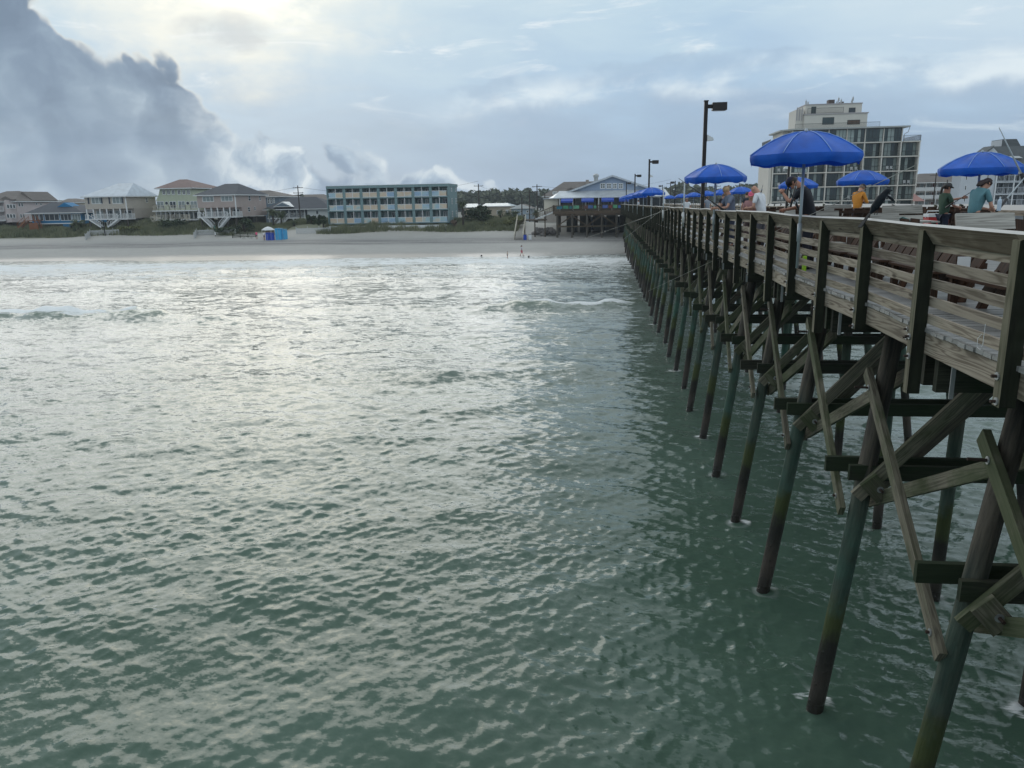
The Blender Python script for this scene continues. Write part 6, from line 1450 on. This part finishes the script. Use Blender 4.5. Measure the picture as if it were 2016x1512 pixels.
mb=MB(); P_=atX(1935,678,XL-.02); mb.tube([P_+Vector((0,0,.17)),P_,P_+Vector((0,.03,-.05)),P_+Vector((0,.09,-.04)),P_+Vector((0,.10,.03)),P_+Vector((0,.04,.08))],.0025,5); tag(mb.build('fishing_line',M_white),'short tangled white line hanging from the lowest rail board at right','fishing line')
# ---------------------------------------------------------------- beach things
def crate(label,px0,px1,yt,yb,Y,mat,dep=1.2,group=None,lean=0.):
    x0,x1=fX(px0,Y),fX(px1,Y); zt=fZ(px0,yt,Y); zb=lz(x0,Y); o=empty('beach_box',((x0+x1)/2,Y,zb),label,'storage box',group); w_=(x1-x0)/2; H=zt-zb
    MB().hexa([((-w_,w_)[i&1],(0,dep)[(i>>1)&1],(0,H*(1.-.06*(i&1)))[(i>>2)&1]) for i in range(8)],(2*w_,dep,H)).build('body',mat,o); MB().box(-w_-.04,w_+.04,-.05,dep+.05,H+.003,H+.07).build('lid',mat,o)
    MB().box(-.02,.02,-.03,-.003,.1,H-.12).build('hasp',M_bolt,o)
M_lb=plain('light_blue_board',C3(70,165,215),.6,0,.1); M_db=plain('deep_blue_board',C3(30,70,175),.6,0,.1)
crate('tall light blue storage box on the beach',538,549,450.5,467,147,M_lb); crate('light blue storage box behind the tall one, further right',549.5,557.5,452,467,147.5,M_lb)
crate('dark blue storage box left of the light blue ones',519,525.5,459,467.5,146.5,M_db,.8); crate('dark blue storage box next to the tall light blue one',526.5,533,459,467.5,146.5,M_db,.8)
o=empty('canopy_tent',(fX(525,151),151,lz(fX(525,151),151)),'white topped shade tent behind the blue storage boxes','tent'); H=fZ(525,452,151)-o.location.z
for sx in (-1,1):
    for sy in (-1,1): MB().tube([(sx*.95,sy*.9,0),(sx*.95,sy*.9,H)],.03,6).build('leg',M_white,o)
MB().lathe((0,0,H),[(1.45,-.12),(1.4,0),(.7,.42),(0,.62)],4).build('canopy',M_white,o); MB().box(-.8,.9,.5,.56,0,H*.85).build('side_panel',plain('tan_cloth',(.22,.16,.12),.8),o)
x=fX(420,155); zg=lz(x,155); o=empty('beach_post',(x,155,zg),'grey post with a green marker at the end of the beach path','post'); MB().tube([(0,0,-.3),(0,0,fZ(420,441,155)-zg)],.09,8).build('post',M_pile2,o); MB().box(-.14,.14,-.13,-.1,.3,.9).build('notice',M_white,o); MB().box(-.12,.12,-.13,-.1,1.6,2.2).build('marker',plain('green_marker',(.05,.16,.12),.6),o)
x=fX(201,156); zg=lz(x,156); o=MB().tube([(x,156,zg-.3),(x,156,fZ(201,434,156))],.10,8).build('beach_post',M_black); tag(o,'black post in front of the white picket fence under the tan house','post')
def ramp(label,pxa,pxb,Y,h=1.):
    x0,x1=fX(pxa,Y),fX(pxb,Y); mb=MB(); z=lz(x0,Y)
    for t in (.25,.55,.85): mb.beam((x0,Y,z+h*t),(x1,Y,lz(x1,Y)+h*t),.05,.16)
    n=max(2,int((x1-x0)/1.5))
    for i in range(n+1): x=x0+(x1-x0)*i/n; mb.beam((x,Y+.04,lz(x,Y)-.2),(x,Y+.04,lz(x,Y)+h),.1,.1,(0,1,0))
    o=mb.build('board_fence',W_dark); tag(o,label,'fence')
ramp('low black board fence beside the beach path entrance',453,499,152,.95)
for a,lab in ((473,'weathered wooden frame leaning on the sand, left one'),(487,'weathered wooden frame leaning on the sand, right one')):
    x=fX(a,149.5); z=lz(x,149.5); o=empty('wooden_frame',(x,149.5,z),lab,'frame'); 
    for s_ in (0,.35): MB().beam((s_,0,0),(s_+.45,.1,1.1),.06,.06).build('rail',W_gbench,o)
    for t in (.3,.7): MB().beam((.45*t,.02,1.1*t),(.45*t+.35,.02,1.1*t),.05,.05).build('rung',W_gbench,o)
def drum(label,px,Y,mat):
    x=fX(px,Y); o=empty('trash_barrel',(x,Y,lz(x,Y)),label,'barrel'); MB().lathe((0,0,0),[(0,0),(.28,0),(.30,.05),(.30,.3),(.315,.33),(.30,.36),(.30,.62),(.315,.65),(.30,.68),(.29,.92)],16).build('drum',mat,o); MB().lathe((0,0,.92),[(.31,0),(.31,.05),(0,.07)],16).build('lid',M_black,o)
drum('dark blue trash barrel at the foot of the beach stair',1033,141.5,M_db); drum('white trash barrel right of the blue one by the beach stair',1043,141.5,M_white)
def car(label,px,Y,mat,rz=0.,s=1.):
    x=fX(px,Y); z=lz(x,Y); o=empty('parked_car',(x,Y,z),label,'car',None,rz)
    pr=[(-2.2,.35),(-2.2,.85),(-1.5,.95),(-.9,1.42),(.7,1.45),(1.4,.98),(2.15,.85),(2.2,.35)]
    MB().prism([(a*s,-.85,b*s) for a,b in pr],(0,1.7,0)).build('body',mat,o); MB().prism([(a*s,-.87,b*s) for a,b in [(-1.35,.97),(-.85,1.34),(.62,1.37),(1.2,.99)]],(0,.015,0)).build('side_window',M_glass,o)
    for a in (-1.35,1.35):
        mb=MB(); mb.tube([(a*s,-.9,.33),(a*s,-.68,.33)],.33,16); w_=mb.build('wheel',M_black,o); mb=MB(); mb.tube([(a*s,-.915,.33),(a*s,-.902,.33)],.18,12); mb.build('rim',M_bolt,w_)
car('white car parked behind the picket fence left of the motel',591,172,M_white); car('white car parked between the fan palm and the big bush',975,196,M_white); car('pale car seen behind the pier umbrellas, left of the tower',1405,160,M_white)
car('red and white van behind the blonde woman on the pier',1453,165,M_white,0,1.15)
o=empty('flag',(0,0,0),'small pink pennant standing on the right railing in front of the low motel','flag'); P_=atY(1806,396,24.); o.location=P_; MB().prism([(-.12,0,.0),(.22,0,0),(-.12,0,.22)],(0,.01,0)).build('cloth',plain('pink_cloth',(.65,.38,.34),.8),o)
# buoy-like stumps in the wash
for px,py in ((948,505),(1041,507)):
    q=atZ(px,py,.0); o=MB().tube([(q.x,q.y,-.4),(q.x,q.y,.25)],.12,8).build('stump',M_pile2); tag(o,'short dark stump sticking out of the wash, '+('left of the child' if px<1000 else 'right of the woman in pink shorts'),'stump')
# ---------------------------------------------------------------- damp sea air
hz=MB().box(-420,420,-40,640,-9.,46.).build('haze',[])
m=bpy.data.materials.new('haze'); m.use_nodes=True; n=m.node_tree; n.nodes.clear(); g=G(n)
pv=g.node('ShaderNodeVolumePrincipled',{'Color':(.80,.88,.95,1),'Density':.00032,'Anisotropy':.2}); g.node('ShaderNodeOutputMaterial',{1:pv.outputs[0]})
hz.data.materials.append(m); hz['kind']='stuff'
